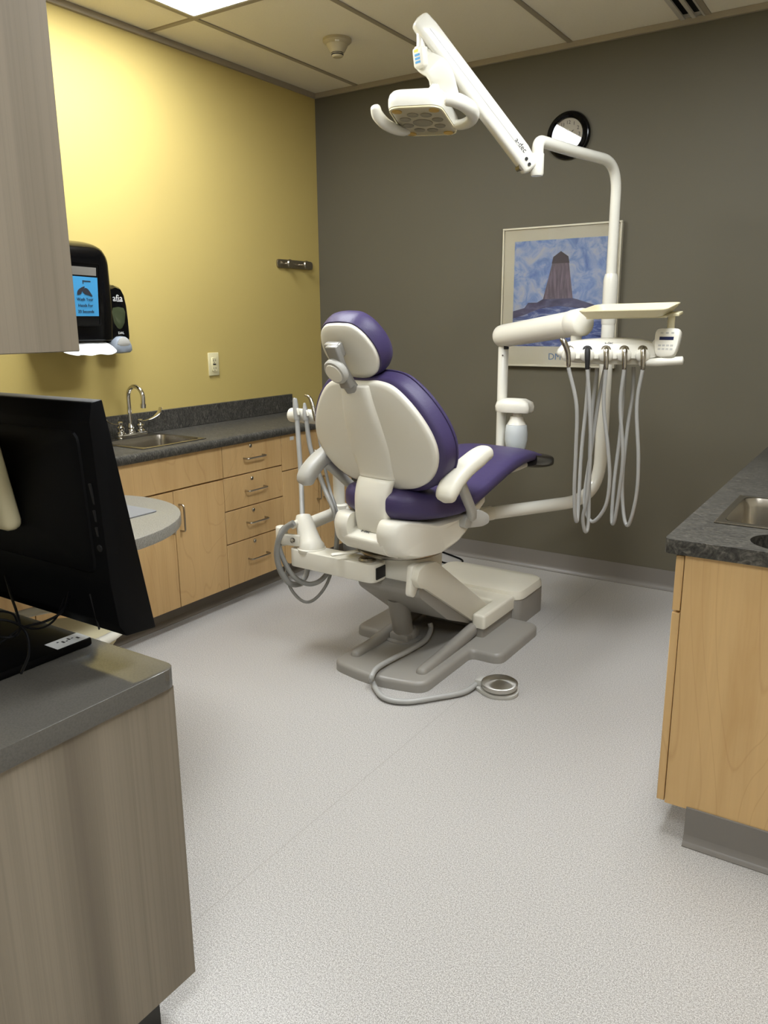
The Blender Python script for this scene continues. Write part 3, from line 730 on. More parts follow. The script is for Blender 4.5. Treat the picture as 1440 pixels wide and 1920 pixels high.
# floor plate
ol = round_poly([(1.277, -1.64), (1.48, -1.685), (1.692, -1.64), (1.692, -1.265), (1.822, -1.265), (1.822, -.86), (1.15, -.86), (1.15, -1.305), (1.277, -1.305)], [.05, .15, .05, .03, .05, .06, .06, .05, .03], 5)
b = B().prism([(*p, 0) for p in ol], (0, 0, .042), .016, 3, True)
bp = obj('base_plate', b, 'greyplastic', t)
for x in (1.335, 1.635):
    b = B().sweep([(x, -1.56, .036), (x, -1.45, .044), (x, -1.2, .066), (x, -1.0, .085), (x, -.88, .09)], .022, .028, up=(0, 0, 1), seg=14, power=.75, roundcap=.02)
    obj('rail', b, 'greyplastic', bp)
obj('pivot_bracket', B().box((1.36, -1.06, .04), (1.61, -.98, .10), .008, 2).box((1.36, -1.36, .04), (1.45, -1.26, .075), .008).lathe([(.075, .042), (.075, .047), (.07, .049)], (1.40, -1.31, 0), seg=28), 'greyplastic', bp)
# rear covers
PB = [(1.22, -.86), (1.72, -.86), (1.72, -.57), (1.22, -.57)]
obj('pump_housing', B().prism([(*p, .0) for p in round_poly(PB, .05, 4)], (0, 0, .118)).prism([(*p, .04) for p in round_poly([(1.275, -.95), (1.64, -.95), (1.64, -1.14), (1.684, -1.14), (1.684, -.80), (1.275, -.80)], .012, 3)], (0, 0, .05)), 'greyplastic', t)
def lidrings(poly, r, z0, z1, crown):
    b = B(); lay = []
    cx = sum(p[0] for p in poly)/4; cy = sum(p[1] for p in poly)/4
    for k, z in ((1.0, z0), (1.012, z0+.004), (1.0, z1-.018), (.975, z1-.004), (.93, z1), (.6, z1+crown*.7), (.25, z1+crown)):
        lay.append([(cx+(a-cx)*k, cy+(c_-cy)*k, z) for a, c_ in round_poly(poly, r, 5)])
    return b.rings(lay)
obj('pump_cover', lidrings(PB, .06, .119, .160, .006), 'white2', t)
obj('step_cover', B().prism([(*p, .084) for p in round_poly([(1.268, -.955), (1.633, -.955), (1.633, -1.15), (1.692, -1.15), (1.692, -.80), (1.268, -.80)], .014, 3)], (0, 0, .058), .016, 3, True), 'white2', t)
# lift arm
X0, X1 = 1.345, 1.622
body = [(-1.02, .075), (-1.0, .105), (-1.42, .378), (-1.54, .376), (-1.555, .350), (-1.54, .325), (-1.33, .172), (-1.12, .085)]
la = obj('lift_arm', B().prism([(X0, y, z) for y, z in round_poly(body, .015, 3)], (X1-X0-.004, 0, 0), .008, 2), 'greyplastic', t)
topc = [(-1.0, .062), (-.975, .085), (-.975, .120), (-1.45, .447), (-1.53, .458), (-1.578, .444), (-1.595, .41), (-1.57, .375), (-1.53, .362), (-1.06, .055)]
topm = [(-1.0, .062), (-.975, .085), (-.975, .120), (-1.33, .363), (-1.40, .345), (-1.06, .055)]
obj('arm_cover', B().prism([(X0-.006, y, z) for y, z in round_poly(topm, .012, 3)], (.265, 0, 0), .006, 2).prism([(X1-.020, y, z) for y, z in round_poly(topc, .012, 3)], (.032, 0, 0), .006, 2), 'white2', t)
obj('lift_cylinder', B().sweep([(1.40, -1.30, .045), (1.425, -1.40, .26)], .042, seg=24).lathe([(.055, .04), (.055, .07), (.045, .085)], (1.40, -1.30, 0), seg=24), 'greyplastic', t)
# swivel housing
ol = round_poly([(1.425, -1.53), (1.60, -1.53), (1.60, -1.31), (1.395, -1.31)], [.02, .05, .06, .1], 6)
b = B().prism([(*p, .330) for p in ol], (0, 0, .138), .012, 3)
sw = obj('swivel_housing', b, 'white', t)
obj('hinge_lug', B().prism([(X1-.035, y, z) for y, z in round_poly([(-1.585, .46), (-1.53, .46), (-1.54, .37), (-1.57, .335), (-1.60, .35)], .015, 4)], (.022, 0, 0), .005), 'white', sw)
q = V((1.388, -1.588, .388)); dn = V((-.2, -.98, 0)).normalized(); dl_ = V((.98, -.2, 0))
obj('arm_socket', B().box((1.4625, -1.606, .388), (1.4685, -1.546, .434), .002), 'rubber', sw)
obj('swivel_ring', B().lathe([(.12, .466), (.165, .472), (.172, .478), (.172, .486), (.15, .49)], CO, seg=44), 'steel', sw)
obj('brake_lever', B().sweep(catmull([L(-.08, -.12, .478), L(-.10, -.17, .474), L(-.145, -.225, .468)], 5), .011, .006, up=(0, 0, 1), seg=12, roundcap=.008), 'white', sw)
# seat housing
cen = [(-.212, .525), (-.218, .556), (-.15, .585), (-.1, .60), (.2, .640), (.26, .64), (.20, .58), (.09, .515), (0, .478), (-.12, .478), (-.19, .502)]
b = B().prism([L(-.105, v_, w_) for v_, w_ in round_poly(cen, .012, 3)], LA*.21, .006, 2)
sh = obj('seat_housing', b, 'white', t)
sid = [(-.214, .530), (-.226, .596), (-.205, .636), (-.12, .626), (-.02, .606), (.12, .625), (.27, .680), (.285, .660), (.20, .60), (.15, .555), (.08, .513), (.0, .480), (-.11, .480), (-.185, .502)]
for s_ in (-1, 1):
    b = B()
    so = round_poly(sid, .02, 3); c0 = (.0, .565); lay = []
    for u_, k in ((.075, .97), (.09, 1.0), (.125, .985), (.150, .93), (.162, .85), (.167, .72)):
        lay.append([L(s_*u_*(1+.35*max(0, min(1, (a+.2)/.3))), c0[0]+(a-c0[0])*k, c0[1]+(c_-c0[1])*(k if c_ < c0[1] else min(1, k+.04))) for a, c_ in so])
    b.rings(lay); obj('side_shell', b, 'white', sh)
obj('emblem', text_into(B(), 'a-dec', .02, L(-.01, -.183, .5745), LA, AX+V((0, 0, .43))), 'pen', sh)
obj('front_bracket', B().prism([L(.13, v_, w_) for v_, w_ in round_poly([(.08, .575), (.20, .560), (.245, .566), (.24, .60), (.18, .63), (.10, .625)], .015, 3)], LA*.11, .010, 3), 'midplastic', t)
# seat and leg rest
def superring(v_, hu, wb, wt, n=36, p=.62, tilt=0):
    o = []; cw = (wb+wt)/2; hw_ = (wt-wb)/2
    for k in range(n):
        a = 2*math.pi*k/n; ca, sa = math.cos(a), math.sin(a)
        ca = math.copysign(abs(ca)**p, ca); sa = math.copysign(abs(sa)**p, sa)
        o.append(L(hu*ca, v_+tilt*sa, cw+hw_*sa))
    return o
st = [(-.178, .05, .665, .70), (-.172, .10, .65, .715), (-.15, .145, .632, .728), (-.11, .182, .618, .738), (-.04, .222, .612, .735), (.06, .258, .615, .730), (.16, .252, .637, .735), (.26, .242, .668, .755), (.36, .228, .695, .778), (.46, .212, .716, .796), (.56, .196, .731, .801), (.65, .182, .735, .793), (.72, .168, .733, .774), (.77, .145, .733, .758), (.79, .10, .738, .75)]
def interp(st, k=4):
    o = []
    P4 = [tuple(x) for x in st]
    for i in range(len(P4)-1):
        p0 = P4[max(i-1, 0)]; p1 = P4[i]; p2 = P4[i+1]; p3 = P4[min(i+2, len(P4)-1)]
        for j in range(k):
            t_ = j/k; o.append(tuple(.5*((2*b_)+(c_-a_)*t_+(2*a_-5*b_+4*c_-d_)*t_*t_+(3*b_-a_-3*c_+d_)*t_**3) for a_, b_, c_, d_ in zip(p0, p1, p2, p3)))
    return o+[P4[-1]]
obj('seat', B().rings([superring(*x) for x in interp(st)]), 'purple', t, ang=60)
# white underside of the leg rest
un = [(.30, .15, .668, .70), (.45, .16, .695, .735), (.6, .15, .700, .745), (.70, .13, .705, .745), (.735, .10, .715, .74)]
obj('leg_rest_shell', B().rings([superring(*x, p=.7) for x in interp(un)]), 'white', t, ang=60)
tc = [(.655, .187, .715, .782), (.70, .180, .702, .774), (.76, .172, .692, .762), (.82, .164, .688, .750), (.845, .156, .690, .744), (.858, .13, .698, .738), (.861, .06, .708, .728)]
obj('toe_cover', B().rings([superring(*x, p=.5) for x in interp(tc)]), 'toecover', t, ang=60)
# backrest
def BK(a, w_, o): return L(a+.012, -.09-.326*(w_-.7)+o*.95, w_+o*.31)
shell = smooth_outline(mirror([(.03, 1.123), (.085, 1.126), (.15, 1.112), (.205, 1.070), (.252, 1.012), (.283, .950), (.290, .890), (.268, .830), (.225, .784), (.165, .753), (.09, .737), (.03, .734)]), 4)
cush = smooth_outline(mirror([(.03, 1.128), (.09, 1.132), (.16, 1.120), (.22, 1.076), (.270, 1.015), (.302, .950), (.310, .885), (.288, .820), (.242, .770), (.175, .737), (.09, .720), (.03, .716)]), 4)
sh_ = obj('back_shell', B().pillow(shell, [(1.0, .012), (1.006, .004), (1.0, -.006), (.985, -.012), (.93, -.016), (.7, -.022), (.4, -.025), (.15, -.026)], BK), 'white', t, ang=60)
bpad = obj('back_cushion', B().pillow(cush, [(.9, .0), (.99, .006), (1.012, .02), (1.025, .045), (1.028, .062), (1.03, .066), (1.022, .07), (1.0, .086), (.94, .098), (.7, .106), (.3, .107)], BK), 'purple', t, ang=60)
pp_ = [BK(a*1.034, .92+(c_-.92)*1.034, .066) for a, c_ in cush]
obj('piping', B().sweep(pp_+[pp_[0]], .0035, seg=8), 'purple', bpad)
# back column
def colring(w_, hu, d, dep=.05):
    base = -.09-.326*(w_-.7)
    o = []
    for k in range(28):
        a = 2*math.pi*k/28; ca, sa = math.cos(a), math.sin(a)
        ca = math.copysign(abs(ca)**.55, ca); sa = math.copysign(abs(sa)**.8, sa)
        o.append(L(.005+hu*ca, d+(-.030 if sa < 0 else .03)*abs(sa), w_))
    return o
cs = [(1.112, .060, -.222), (1.108, .066, -.232), (1.09, .069, -.230), (1.0, .084, -.205), (.93, .096, -.178), (.87, .103, -.155), (.82, .096, -.137), (.785, .089, -.128), (.772, .088, -.127), (.768, .086, -.122)]
obj('back_column', B().rings([colring(*x) for x in interp(cs, 3)]), 'white', t, ang=50)
ss = [(.770, .083, -.125), (.764, .084, -.136), (.74, .082, -.150), (.70, .080, -.161), (.65, .079, -.162), (.60, .079, -.156), (.575, .079, -.150)]
obj('back_link', B().rings([colring(*x) for x in interp(ss, 3)]), 'white', t, ang=50)
# headrest
HC = (-.265, 1.235)
def HR(a, s_, o): return L(a+.004, HC[0]-.53*s_+.848*o, HC[1]+.848*s_+.53*o)
hol = smooth_outline(mirror([(.02, .098), (.06, .093), (.095, .066), (.118, .02), (.122, -.025), (.108, -.065), (.078, -.097), (.03, -.116)]), 4)
hcu = smooth_outline(mirror([(.02, .105), (.065, .098), (.102, .068), (.126, .02), (.130, -.028), (.114, -.072), (.08, -.105), (.03, -.122)]), 4)
hs = obj('headrest', B().pillow(hcu, [(.85, .0), (.98, .002), (1.015, .014), (1.035, .032), (1.03, .05), (.98, .068), (.85, .08), (.5, .086), (.2, .087)], HR), 'purple', t, ang=60)
obj('headrest_shell', B().pillow(hol, [(.98, .006), (1.0, .0), (.99, -.008), (.95, -.013), (.7, -.018), (.3, -.021)], HR), 'white', hs, ang=60)
nr = L(0, -.848, -.53)-CO
hb = obj('headrest_bracket', B().obox(L(.008, -.315, 1.175), (LA, AX*-.45+V((0, 0, .89)), AX*-.89-V((0, 0, .45))), (.026, .080, .012), .006, 3).sweep([L(.008, -.252, 1.092), L(.008, -.278, 1.12), L(.008, -.31, 1.165)], .026, .012, up=(0, -1, .3), seg=14, power=.6), 'bracket', hs)
obj('bracket_cap', B().obox(L(-.004, -.325, 1.232), (LA, AX*-.45+V((0, 0, .89)), AX*-.89-V((0, 0, .45))), (.036, .026, .014), .009, 3), 'bracket', hb)
kc = L(.0, -.318, 1.165)
obj('lock_knob', B().lathe([(.043, -.004), (.046, .002), (.046, .014), (.042, .02), (.038, .0205), (.02, .022)], kc, nr, 36), 'midplastic', hb)
obj('knob_face', B().lathe([(.034, .0205), (.033, .0245), (.015, .0255)], kc, nr, 32), 'white', hb)
# armrests
for nm, u_, pts, sup in (
    ('armrest', .31, [(.10, .864), (.07, .856), (.04, .845), (-.02, .822), (-.075, .790), (-.108, .758), (-.118, .740)], [(-.035, .79), (.09, .645), (.115, .615)]),
    ('armrest', -.31, [(.03, .845), (-.02, .840), (-.067, .826), (-.125, .802), (-.170, .772), (-.196, .745), (-.203, .73)], [(-.10, .785), (.03, .665), (.07, .628)])):
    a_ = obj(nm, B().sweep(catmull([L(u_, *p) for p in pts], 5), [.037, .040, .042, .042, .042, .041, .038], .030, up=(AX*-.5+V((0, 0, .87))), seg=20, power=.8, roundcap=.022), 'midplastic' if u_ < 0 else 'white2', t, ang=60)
    ui = .275 if u_ > 0 else -.285
    obj('support', B().sweep([L(u_*.97, *sup[0]), L(ui*.97, *sup[1]), L(ui*.9, *sup[2])], .019, .015, up=AX, seg=14, power=.6), 'midplastic', a_)

# foot pedal --------------------------------------------------------------
pc = W(937, 1277, 2, .045); pc = V((pc.x, pc.y, 0))
t = thing('foot_pedal', 'round steel-topped foot pedal on the floor beside the chair base, with its grey hose', 'foot pedal', pc)
e1 = (W(905, 1290, 2, 0)-pc); e1.z = 0; e1.normalize(); e2 = V((-e1.y, e1.x, 0))
obj('base', B().prism([pc+e1*a+e2*c_ for a, c_ in round_poly([(.085, -.03), (.085, .03), (.0, .072), (-.07, .03), (-.07, -.03), (0, -.072)], [.012, .012, .06, .06, .06, .06], 6)], (0, 0, .014), .004), 'midplastic', t)
obj('disc', B().lathe([(.02, .014), (.062, .022), (.066, .03), (.066, .04), (.060, .044), (.01, .050)], pc, seg=48), 'steeldisc', t)
obj('hose_block', B().obox(pc+e1*.078+V((0, 0, .022)), (e1, e2, (0, 0, 1)), (.014, .022, .016), .005), 'midplastic', t)
hp = [pc+e1*.085+V((0, 0, .02))]+[V((*W(x, y, 2, .012).xy, z)) for x, y, z in ((870, 1298, .013), (820, 1308, .013), (760, 1316, .013), (718, 1308, .014), (699, 1284, .02))]
hp += [W(697, 1268, 2, .055), W(708, 1252, 2, .058), W(735, 1236, 2, .058), W(770, 1218, 2, .058), W(798, 1200, 2, .06), W(808, 1180, 2, .075), W(806, 1168, 2, .10)]
obj('hose', B().sweep(catmull(hp, 8), .0105, seg=12), 'hose', t)
# black floor cord
cable('cable', [V((*W(x, y, 2, .006).xy, .006)) for x, y in ((790, 1036), (815, 1030), (832, 1036), (865, 1049), (862, 1056), (838, 1056), (824, 1050), (826, 1038), (822, 1028), (800, 1024))], .005, 'black power cord looping on the floor behind the chair')

# ------------------------------------------------------------------ assistant's instrument arm (left of the chair)
t = thing('assistant_arm', 'white assistant arm with hose-fed suction handpieces, left of the chair', 'instrument arm', (1.18, -1.5, .34))
b = B().prism([(*p, .376) for p in round_poly([(1.045, -1.605), (1.465, -1.625), (1.465, -1.525), (1.045, -1.515)], [.03, .04, .03, .03], 5)], (0, 0, .072), .016, 3)
arm = obj('swing_arm', b, 'white', t)
obj('pivot_cap', B().lathe([(.034, .446), (.034, .454), (.028, .460), (.008, .4615)], (1.405, -1.575, 0), seg=28), 'steel', arm)
cb = K(584, 1028, -1.555); ctp = K(569, 972, -1.525)
obj('cone_post', B().sweep([cb, cb+V((0, 0, .006)), cb.lerp(ctp, .15), cb.lerp(ctp, .55), ctp, ctp+V((-.004, .004, .012))], [.053, .053, .047, .040, .034, .028], seg=26, roundcap=0), 'white', t, ang=50)
obj('collar', B().lathe([(.056, -.012), (.058, -.008), (.058, .003), (.054, .006)], cb, seg=30), 'white2', t)
e0 = V((1.065, -1.285, .535))
obj('cross_tube', B().sweep([ctp+V((.012, .015, -.025)), e0], .026, seg=20), 'white', t)
obj('elbow', B().sweep([e0+V((-.012, -.02, -.005)), e0+V((.012, .02, .003))], .036, seg=22, roundcap=.02).lathe([(.036, -.01), (.036, .03), (.026, .036)], e0, seg=22), 'white', t)
ptop = V((1.058, -1.285, .928))
obj('post', B().sweep([e0+V((0, 0, .02)), V((1.060, -1.285, .93))], .024, seg=20), 'white', t)
h0 = V((.832, -1.30, .935)); h1 = V((1.09, -1.282, .93))
hold = obj('holder_bar', B().sweep([h0, h1], .030, seg=22, roundcap=.014), 'white', t)
hx = (h1-h0).normalized()
hand_px = [(553, 750, 557, 788), (571, 757, 574, 788), (583, 747, 593, 788)]
for k, (ax_, ay_, bx_, by_) in enumerate(hand_px):
    a = K(ax_, ay_, -1.335); c_ = K(bx_, by_, -1.338)
    if k == 0: pts = [a+V((-.006, 0, -.006)), a+V((.0, 0, .004)), a.lerp(c_, .25), a.lerp(c_, .6), c_]
    elif k == 1: pts = [a, a.lerp(c_, .3), a.lerp(c_, .6), c_]
    else: pts = [a+V((-.03, 0, .012)), a+V((-.008, 0, .004)), a.lerp(c_, .3), a.lerp(c_, .6), c_]
    rr = [.006, .009, .012, .013, .012] if k != 2 else [.004, .007, .008, .010, .010]
    hp_ = obj('handpiece', B().sweep(catmull(pts, 4), rr, seg=14, roundcap=.004), 'hose' if k < 2 else 'steel', t)
    if k < 2: obj('lever', B().sweep([a.lerp(c_, .5)+V((.012, -.004, .006)), a.lerp(c_, .75)+V((.016, -.006, .004))], .005, seg=10, roundcap=.004), 'white', hp_)
def hose3(pts, r, m='hose', name='hose', parent=None): return obj(name, B().sweep(catmull([K(*p) for p in pts], 8), r, seg=12), m, parent)
Ya = -1.338
hose3([(557, 786, Ya), (560, 830, -1.35), (564, 890, -1.37), (566, 940, -1.43), (567, 975, -1.49)], .0105, 'hose', parent=t)
hose3([(574, 786, Ya), (582, 840, -1.35), (597, 885, -1.36), (612, 925, -1.39), (627, 960, -1.45), (632, 1000, -1.49), (626, 1050, -1.50), (606, 1084, -1.52), (580, 1095, -1.55), (552, 1082, -1.59), (532, 1050, -1.60), (523, 1018, -1.60), (530, 992, -1.59), (549, 984, -1.58)], .010, 'hosedark', parent=t)
hose3([(593, 786, Ya), (600, 830, -1.34), (610, 880, -1.35), (619, 920, -1.37), (629, 950, -1.40), (634, 985, -1.44), (631, 1030, -1.48), (615, 1090, -1.50), (592, 1122, -1.52), (570, 1128, -1.54), (548, 1108, -1.57), (537, 1078, -1.58), (541, 1056, -1.57)], .0065, 'hosedark', parent=t)
hose3([(564, 1094, -1.505), (574, 1078, -1.48), (578, 1050, -1.47)], .011, 'hose', parent=t)
hose3([(551, 980, -1.60), (536, 990, -1.61), (523, 1010, -1.63), (519, 1040, -1.63), (526, 1070, -1.62), (540, 1091, -1.60), (553, 1096, -1.56), (565, 1094, -1.50)], .012, 'hosedark', parent=t)
# valve block beside the cone
q = K(528, 985, -1.57); b = B().sweep([K(529, 1020, -1.57), K(528, 988, -1.57)], .024, seg=22, roundcap=.006)
vb = obj('valve_block', b, 'white', t)
obj('link_plate', B().obox(K(546, 1012, -1.585), ((1, .1, 0), (-.1, 1, 0), (0, 0, 1)), (.045, .014, .022), .006), 'white', vb)
obj('screw', B().lathe([(.011, 0), (.011, .004), (.006, .005)], K(549, 1013, -1.603), (.3, -1, .1), 16), 'chrome', vb)
obj('connector', B().sweep([K(546, 986, -1.57), K(560, 980, -1.555)], .015, seg=16), 'white', vb)

# ------------------------------------------------------------------ dental light on its pole
t = thing('dental_light', 'white dental operating light on a long arm and bent pole, over the chair', 'dental light', (1.905, -.42, .5))
PX, PY = 1.905, -.425
zt = .522
tube = arcpath([(1.545, -1.0, zt-.006), (PX, PY, zt), (PX, PY, 1.5)], .19, 12)
obj('base_tube', B().sweep(tube, .0285, seg=22), 'enamel', t)
obj('tube_socket', B().sweep([(1.51, -1.055, zt-.012), (1.60, -.912, zt-.004)], .036, .030, seg=20), 'white2', t)
obj('pole_collar', B().lathe([(.029, 1.30), (.031, 1.305), (.031, 1.485), (.029, 1.5), (.025, 1.512)], (PX, PY, 0), seg=28), 'enamel', t)
pv = V((1.79, -1.0, 1.955))
top = arcpath([(PX, PY, 1.5), (PX, PY, 1.955), (pv.x, pv.y, pv.z+.006), (pv.x, pv.y, 1.82)], .085, 10)
top = arcpath([(PX, PY, 1.5), (PX, PY, 1.955), pv+V((0, 0, .006))], .12, 12)[:-1]+arcpath([V((PX, PY, 1.955)).lerp(pv, .6), pv+V((0, 0, .004)), (pv.x, pv.y, 1.895)], .045, 8)
obj('upper_pole', B().sweep(top, .0215, seg=20), 'enamel', t)
obj('swivel_joint', B().lathe([(.0225, 1.915), (.0245, 1.912), (.0245, 1.845), (.021, 1.838)], (pv.x, pv.y, 0), seg=24), 'enamel', t)
# spring arm
s0 = W(987, 303, 1, -1.03); s1 = W(792, 45, 1, -1.3)
dirn = (s1-s0).normalized(); side = dirn.cross(V((0, 0, 1))).normalized(); upv = side.cross(dirn)
a0 = s0-dirn*.02; a1 = s1
sa = obj('spring_arm', B().sweep([a0-upv*.006, a0.lerp(a1, .1), a0.lerp(a1, .95), a1+dirn*.01], [.026, .029, .029, .026], .036, up=upv, seg=24, power=.55, roundcap=.015), 'enamel', t)
obj('arm_seam', B().obox(a0.lerp(a1, .52)+(side if side.dot(CAM-a0) > 0 else -side)*.0290, (side, dirn, upv), (.0008, .26, .001)), 'midplastic', sa)
sdx = side if side.dot(CAM-a0) > 0 else -side
obj('lettering', text_into(B(), 'a-dec', .026, a0.lerp(a1, .13)+upv*.008+sdx*.0296, -dirn, sdx.cross(-dirn)), 'pen', sa)
sd = side if side.dot(CAM-a0) > 0 else -side
for f_ in (.015, .05): obj('screw', B().lathe([(.006, 0), (.006, .002)], a0.lerp(a1, f_)+sd*.0282+upv*(-.010+.1*f_), sd, 12), 'rubber', sa)
obj('end_pin', B().lathe([(.013, -.02), (.013, .02)], a0-upv*.030+dirn*.02, side, 16), 'steel', sa)
# head
hx_ = s1.x-.005; hy_ = s1.y
obj('head_shaft', B().lathe([(.016, 2.312), (.016, 2.245), (.024, 2.243), (.024, 2.218), (.019, 2.21)], (hx_, hy_, 0), seg=20), 'enamel', t)
lab = V((hx_, hy_, 2.2))
# neck: flat S-shaped bracket in a plane facing the camera side
nk = [K(790, 93, -1.3), K(795, 112, -1.3), K(812, 122, -1.29), K(824, 140, -1.27), K(829, 165, -1.25), K(833, 188, -1.24)]
npth = catmull([p+V((0, .012, 0)) for p in nk], 6)
neck = obj('neck', B().sweep(npth, [.034, .042, .046, .046, .048, .050], .018, up=(.35, -.85, .2), seg=20, power=.6, roundcap=.008), 'enamel', t, ang=60)
fd = (CAM-lab).normalized(); rt = fd.cross(V((0, 0, 1))).normalized()*-1; uu = fd.cross(rt)*-1
pl = K(788, 108, -1.325)
pn = V((-.25, -1, -.18)).normalized(); px_ = pn.cross(V((0, 0, 1))).normalized()*-1; pz = px_.cross(pn)*-1
if pz.z < 0: pz = -pz
if px_.x < 0: px_ = -px_
cp_ = obj('control_panel', B().obox(pl, (px_, pz, pn), (.026, .032, .014), .010, 3), 'white', neck)
obj('yellow_mark', B().obox(pl+pz*.021+pn*.0142-px_*.004, (px_, pz, pn), (.010, .004, .0004)), 'stickeryellow', cp_)
for k in range(3):
    obj('touch_key', B().obox(pl+pz*(.008-.011*k)+pn*.0142, (px_, pz, pn), (.012, .0035, .0004)), 'stickerblue', cp_)
# lamp pan: local axes e (long), f (across), n (down)
c0 = W(793, 227, 2, 2.02); 
eL = V((-.30, .954, 0)).normalized(); fL = V((.954, .30, 0)).normalized()
tilt = math.radians(4); nL = (V((0, 0, -1))+V((-.0, -.10, 0))).normalized()
eL = (eL-nL*eL.dot(nL)).normalized(); fL = nL.cross(eL); fL = fL if fL.x > 0 else -fL
def HP(a, c_, o): return c0+eL*a+fL*c_-nL*o
oln = round_poly([(-.155, -.095), (.155, -.105), (.155, .105), (-.155, .095)], .05, 7)
hd = obj('lamp_head', B().pillow(oln, [(.94, .0), (1.0, .002), (1.02, .012), (1.03, .03), (1.0, .046), (.93, .058), (.75, .066), (.3, .07)], HP), 'enamel', t, ang=50)
lp = obj('lens_plate', B().pillow(oln, [(.93, .004), (.93, -.002), (.91, -.004), (.4, -.005)], HP), 'lensplate', hd, ang=50)
obj('lens_rim', B().rings([[HP(a*k, c_*k, o) for a, c_ in oln] for k, o in ((.985, .003), (.985, -.004), (.935, -.005), (.93, .0))], cap=False), 'cream', hd)
obj('lens_cell', B().lathe([(.036, 0), (.036, .0035), (.03, .005), (.01, .0055)], HP(.0, .0, -.004), nL, 28), 'lenscell', lp)
for k in range(8):
    a = 2*math.pi*k/8+.3; obj('lens_cell', B().lathe([(.02, 0), (.02, .003), (.012, .0045), (.004, .005)], HP(.086*math.cos(a), .062*math.sin(a), -.004), nL, 20), 'lenscell', lp)
for a, c_ in ((-.118, -.066), (.122, -.07), (.122, .07), (-.118, .066)):
    obj('corner_lens', B().lathe([(.018, 0), (.018, .003), (.008, .0045)], HP(a, c_, -.004), nL, 18), 'amber', lp)
obj('yoke', B().sweep(catmull([npth[-1], HP(-.02, .05, .085), HP(-.03, .03, .06)], 5), .035, .02, up=fL, seg=16, power=.7), 'enamel', hd)
zc = c0.z+.035
lh = [W(704, 201, 2, zc+.02), W(709, 214, 2, zc), W(722, 232, 2, zc-.012), W(742, 243, 2, zc-.02), W(760, 240, 2, zc-.018)]
lh = [K(704, 203, -1.40), K(708, 216, -1.385), K(720, 230, -1.36), K(738, 241, -1.30), K(756, 246, -1.22), K(768, 243, -1.16)]
obj('handle', B().sweep(catmull(lh, 6), [.018, .021, .021, .019, .017, .015], seg=14, roundcap=.012), 'enamel', hd, ang=60)
rh = [K(838, 187, -1.42), K(858, 189, -1.40), K(880, 202, -1.34), K(887, 216, -1.28), K(880, 228, -1.22), K(862, 234, -1.16), K(845, 230, -1.14)]
obj('handle', B().sweep(catmull(rh, 6), [.019, .024, .025, .022, .020, .018, .015], seg=14, roundcap=.01), 'enamel', hd, ang=60)

# ------------------------------------------------------------------ delivery unit
t = thing('delivery_unit', 'white dental delivery unit with tray, keypad and hanging instrument hoses, in front of the picture', 'delivery unit', (1.44, -.5, .64))
DXp, DYp = 1.445, -.50
obj('post', B().lathe([(.0, .62), (.024, .62), (.024, 1.20), (.021, 1.206)], (DXp, DYp, 0), seg=22).sweep([(DXp, DYp, .635), (1.455, -.75, .628), (1.47, -1.02, .600)], .022, seg=16), 'enamel', t)
obj('post_screws', B().lathe([(.004, 0), (.004, .002)], (DXp+.008, DYp-.0235, 1.165), (.3, -1, 0), 10), 'steel', t)
# flex arm
f0 = V((1.432, -.495, 1.25)); f1 = V((1.905, -.77, 1.312))
fd_ = (f1-f0).normalized()
fa = obj('flex_arm', B().sweep([f0, f0.lerp(f1, .04), f0.lerp(f1, .9), f1], [.050, .052, .052, .052], .052, seg=28, roundcap=.018), 'white', t)
obj('arm_end_cap', B().sweep([f0.lerp(f1, .91), f1+fd_*.008], .0555, seg=28, roundcap=.02), 'white', fa)
obj('arm_hinge', B().lathe([(.018, 1.18), (.018, 1.225)], (DXp, DYp, 0), seg=16).obox((DXp+.028, DYp-.03, 1.205), ((1, 0, 0), (0, 1, 0), (0, 0, 1)), (.01, .008, .012), .002), 'rubber', fa)
obj('drop_stub', B().sweep([V((1.885, -.765, 1.28)), V((1.885, -.765, 1.18))], .022, seg=20), 'enamel', t)
# control head; axes: ex along, ny towards the operator, z up
HCn = V((2.06, -.87, 1.212)); ex = V((.93, .37, 0)).normalized(); ny = V((.37, -.93, 0)).normalized(); ez = V((0, 0, 1))
def DH(a, d_, z_): return HCn+ex*a+ny*d_+ez*z_
oln = smooth_outline([(-.20, -.012), (-.17, .022), (-.10, .036), (.0, .042), (.10, .038), (.165, .022), (.19, -.01), (.175, -.03), (.10, -.035), (.0, -.036), (-.10, -.036), (-.17, -.034)], 3)
ch = obj('control_head', B().pillow(oln, [(.2, -.10), (.8, -.10), (.93, -.085), (1.0, -.05), (1.0, .02), (.97, .04), (.90, .05), (.5, .056), (.2, .057)], lambda a, c_, o: DH(a, o-.35*c_, c_)), 'white', t, ang=50)
obj('underside_pan', B().pillow(smooth_outline([(-.13, -.05), (-.15, -.03), (.13, -.03), (.16, -.04), (.11, -.058)], 3), [(.8, -.07), (1, -.05), (1, .02), (.85, .035)], lambda a, c_, o: DH(a, o, c_)), 'white2', ch)
obj('lettering', text_into(B(), 'a-dec', .014, DH(-.01, .047, .024), ex, (ez-ny*.45)), 'pen', ch)
hx5 = [-.155, -.088, -.020, .046, .112]
zz = -.03
hdl_px = [(1079, 690), (1103, 690), (1128, 690), (1155, 690), (1188, 690)]
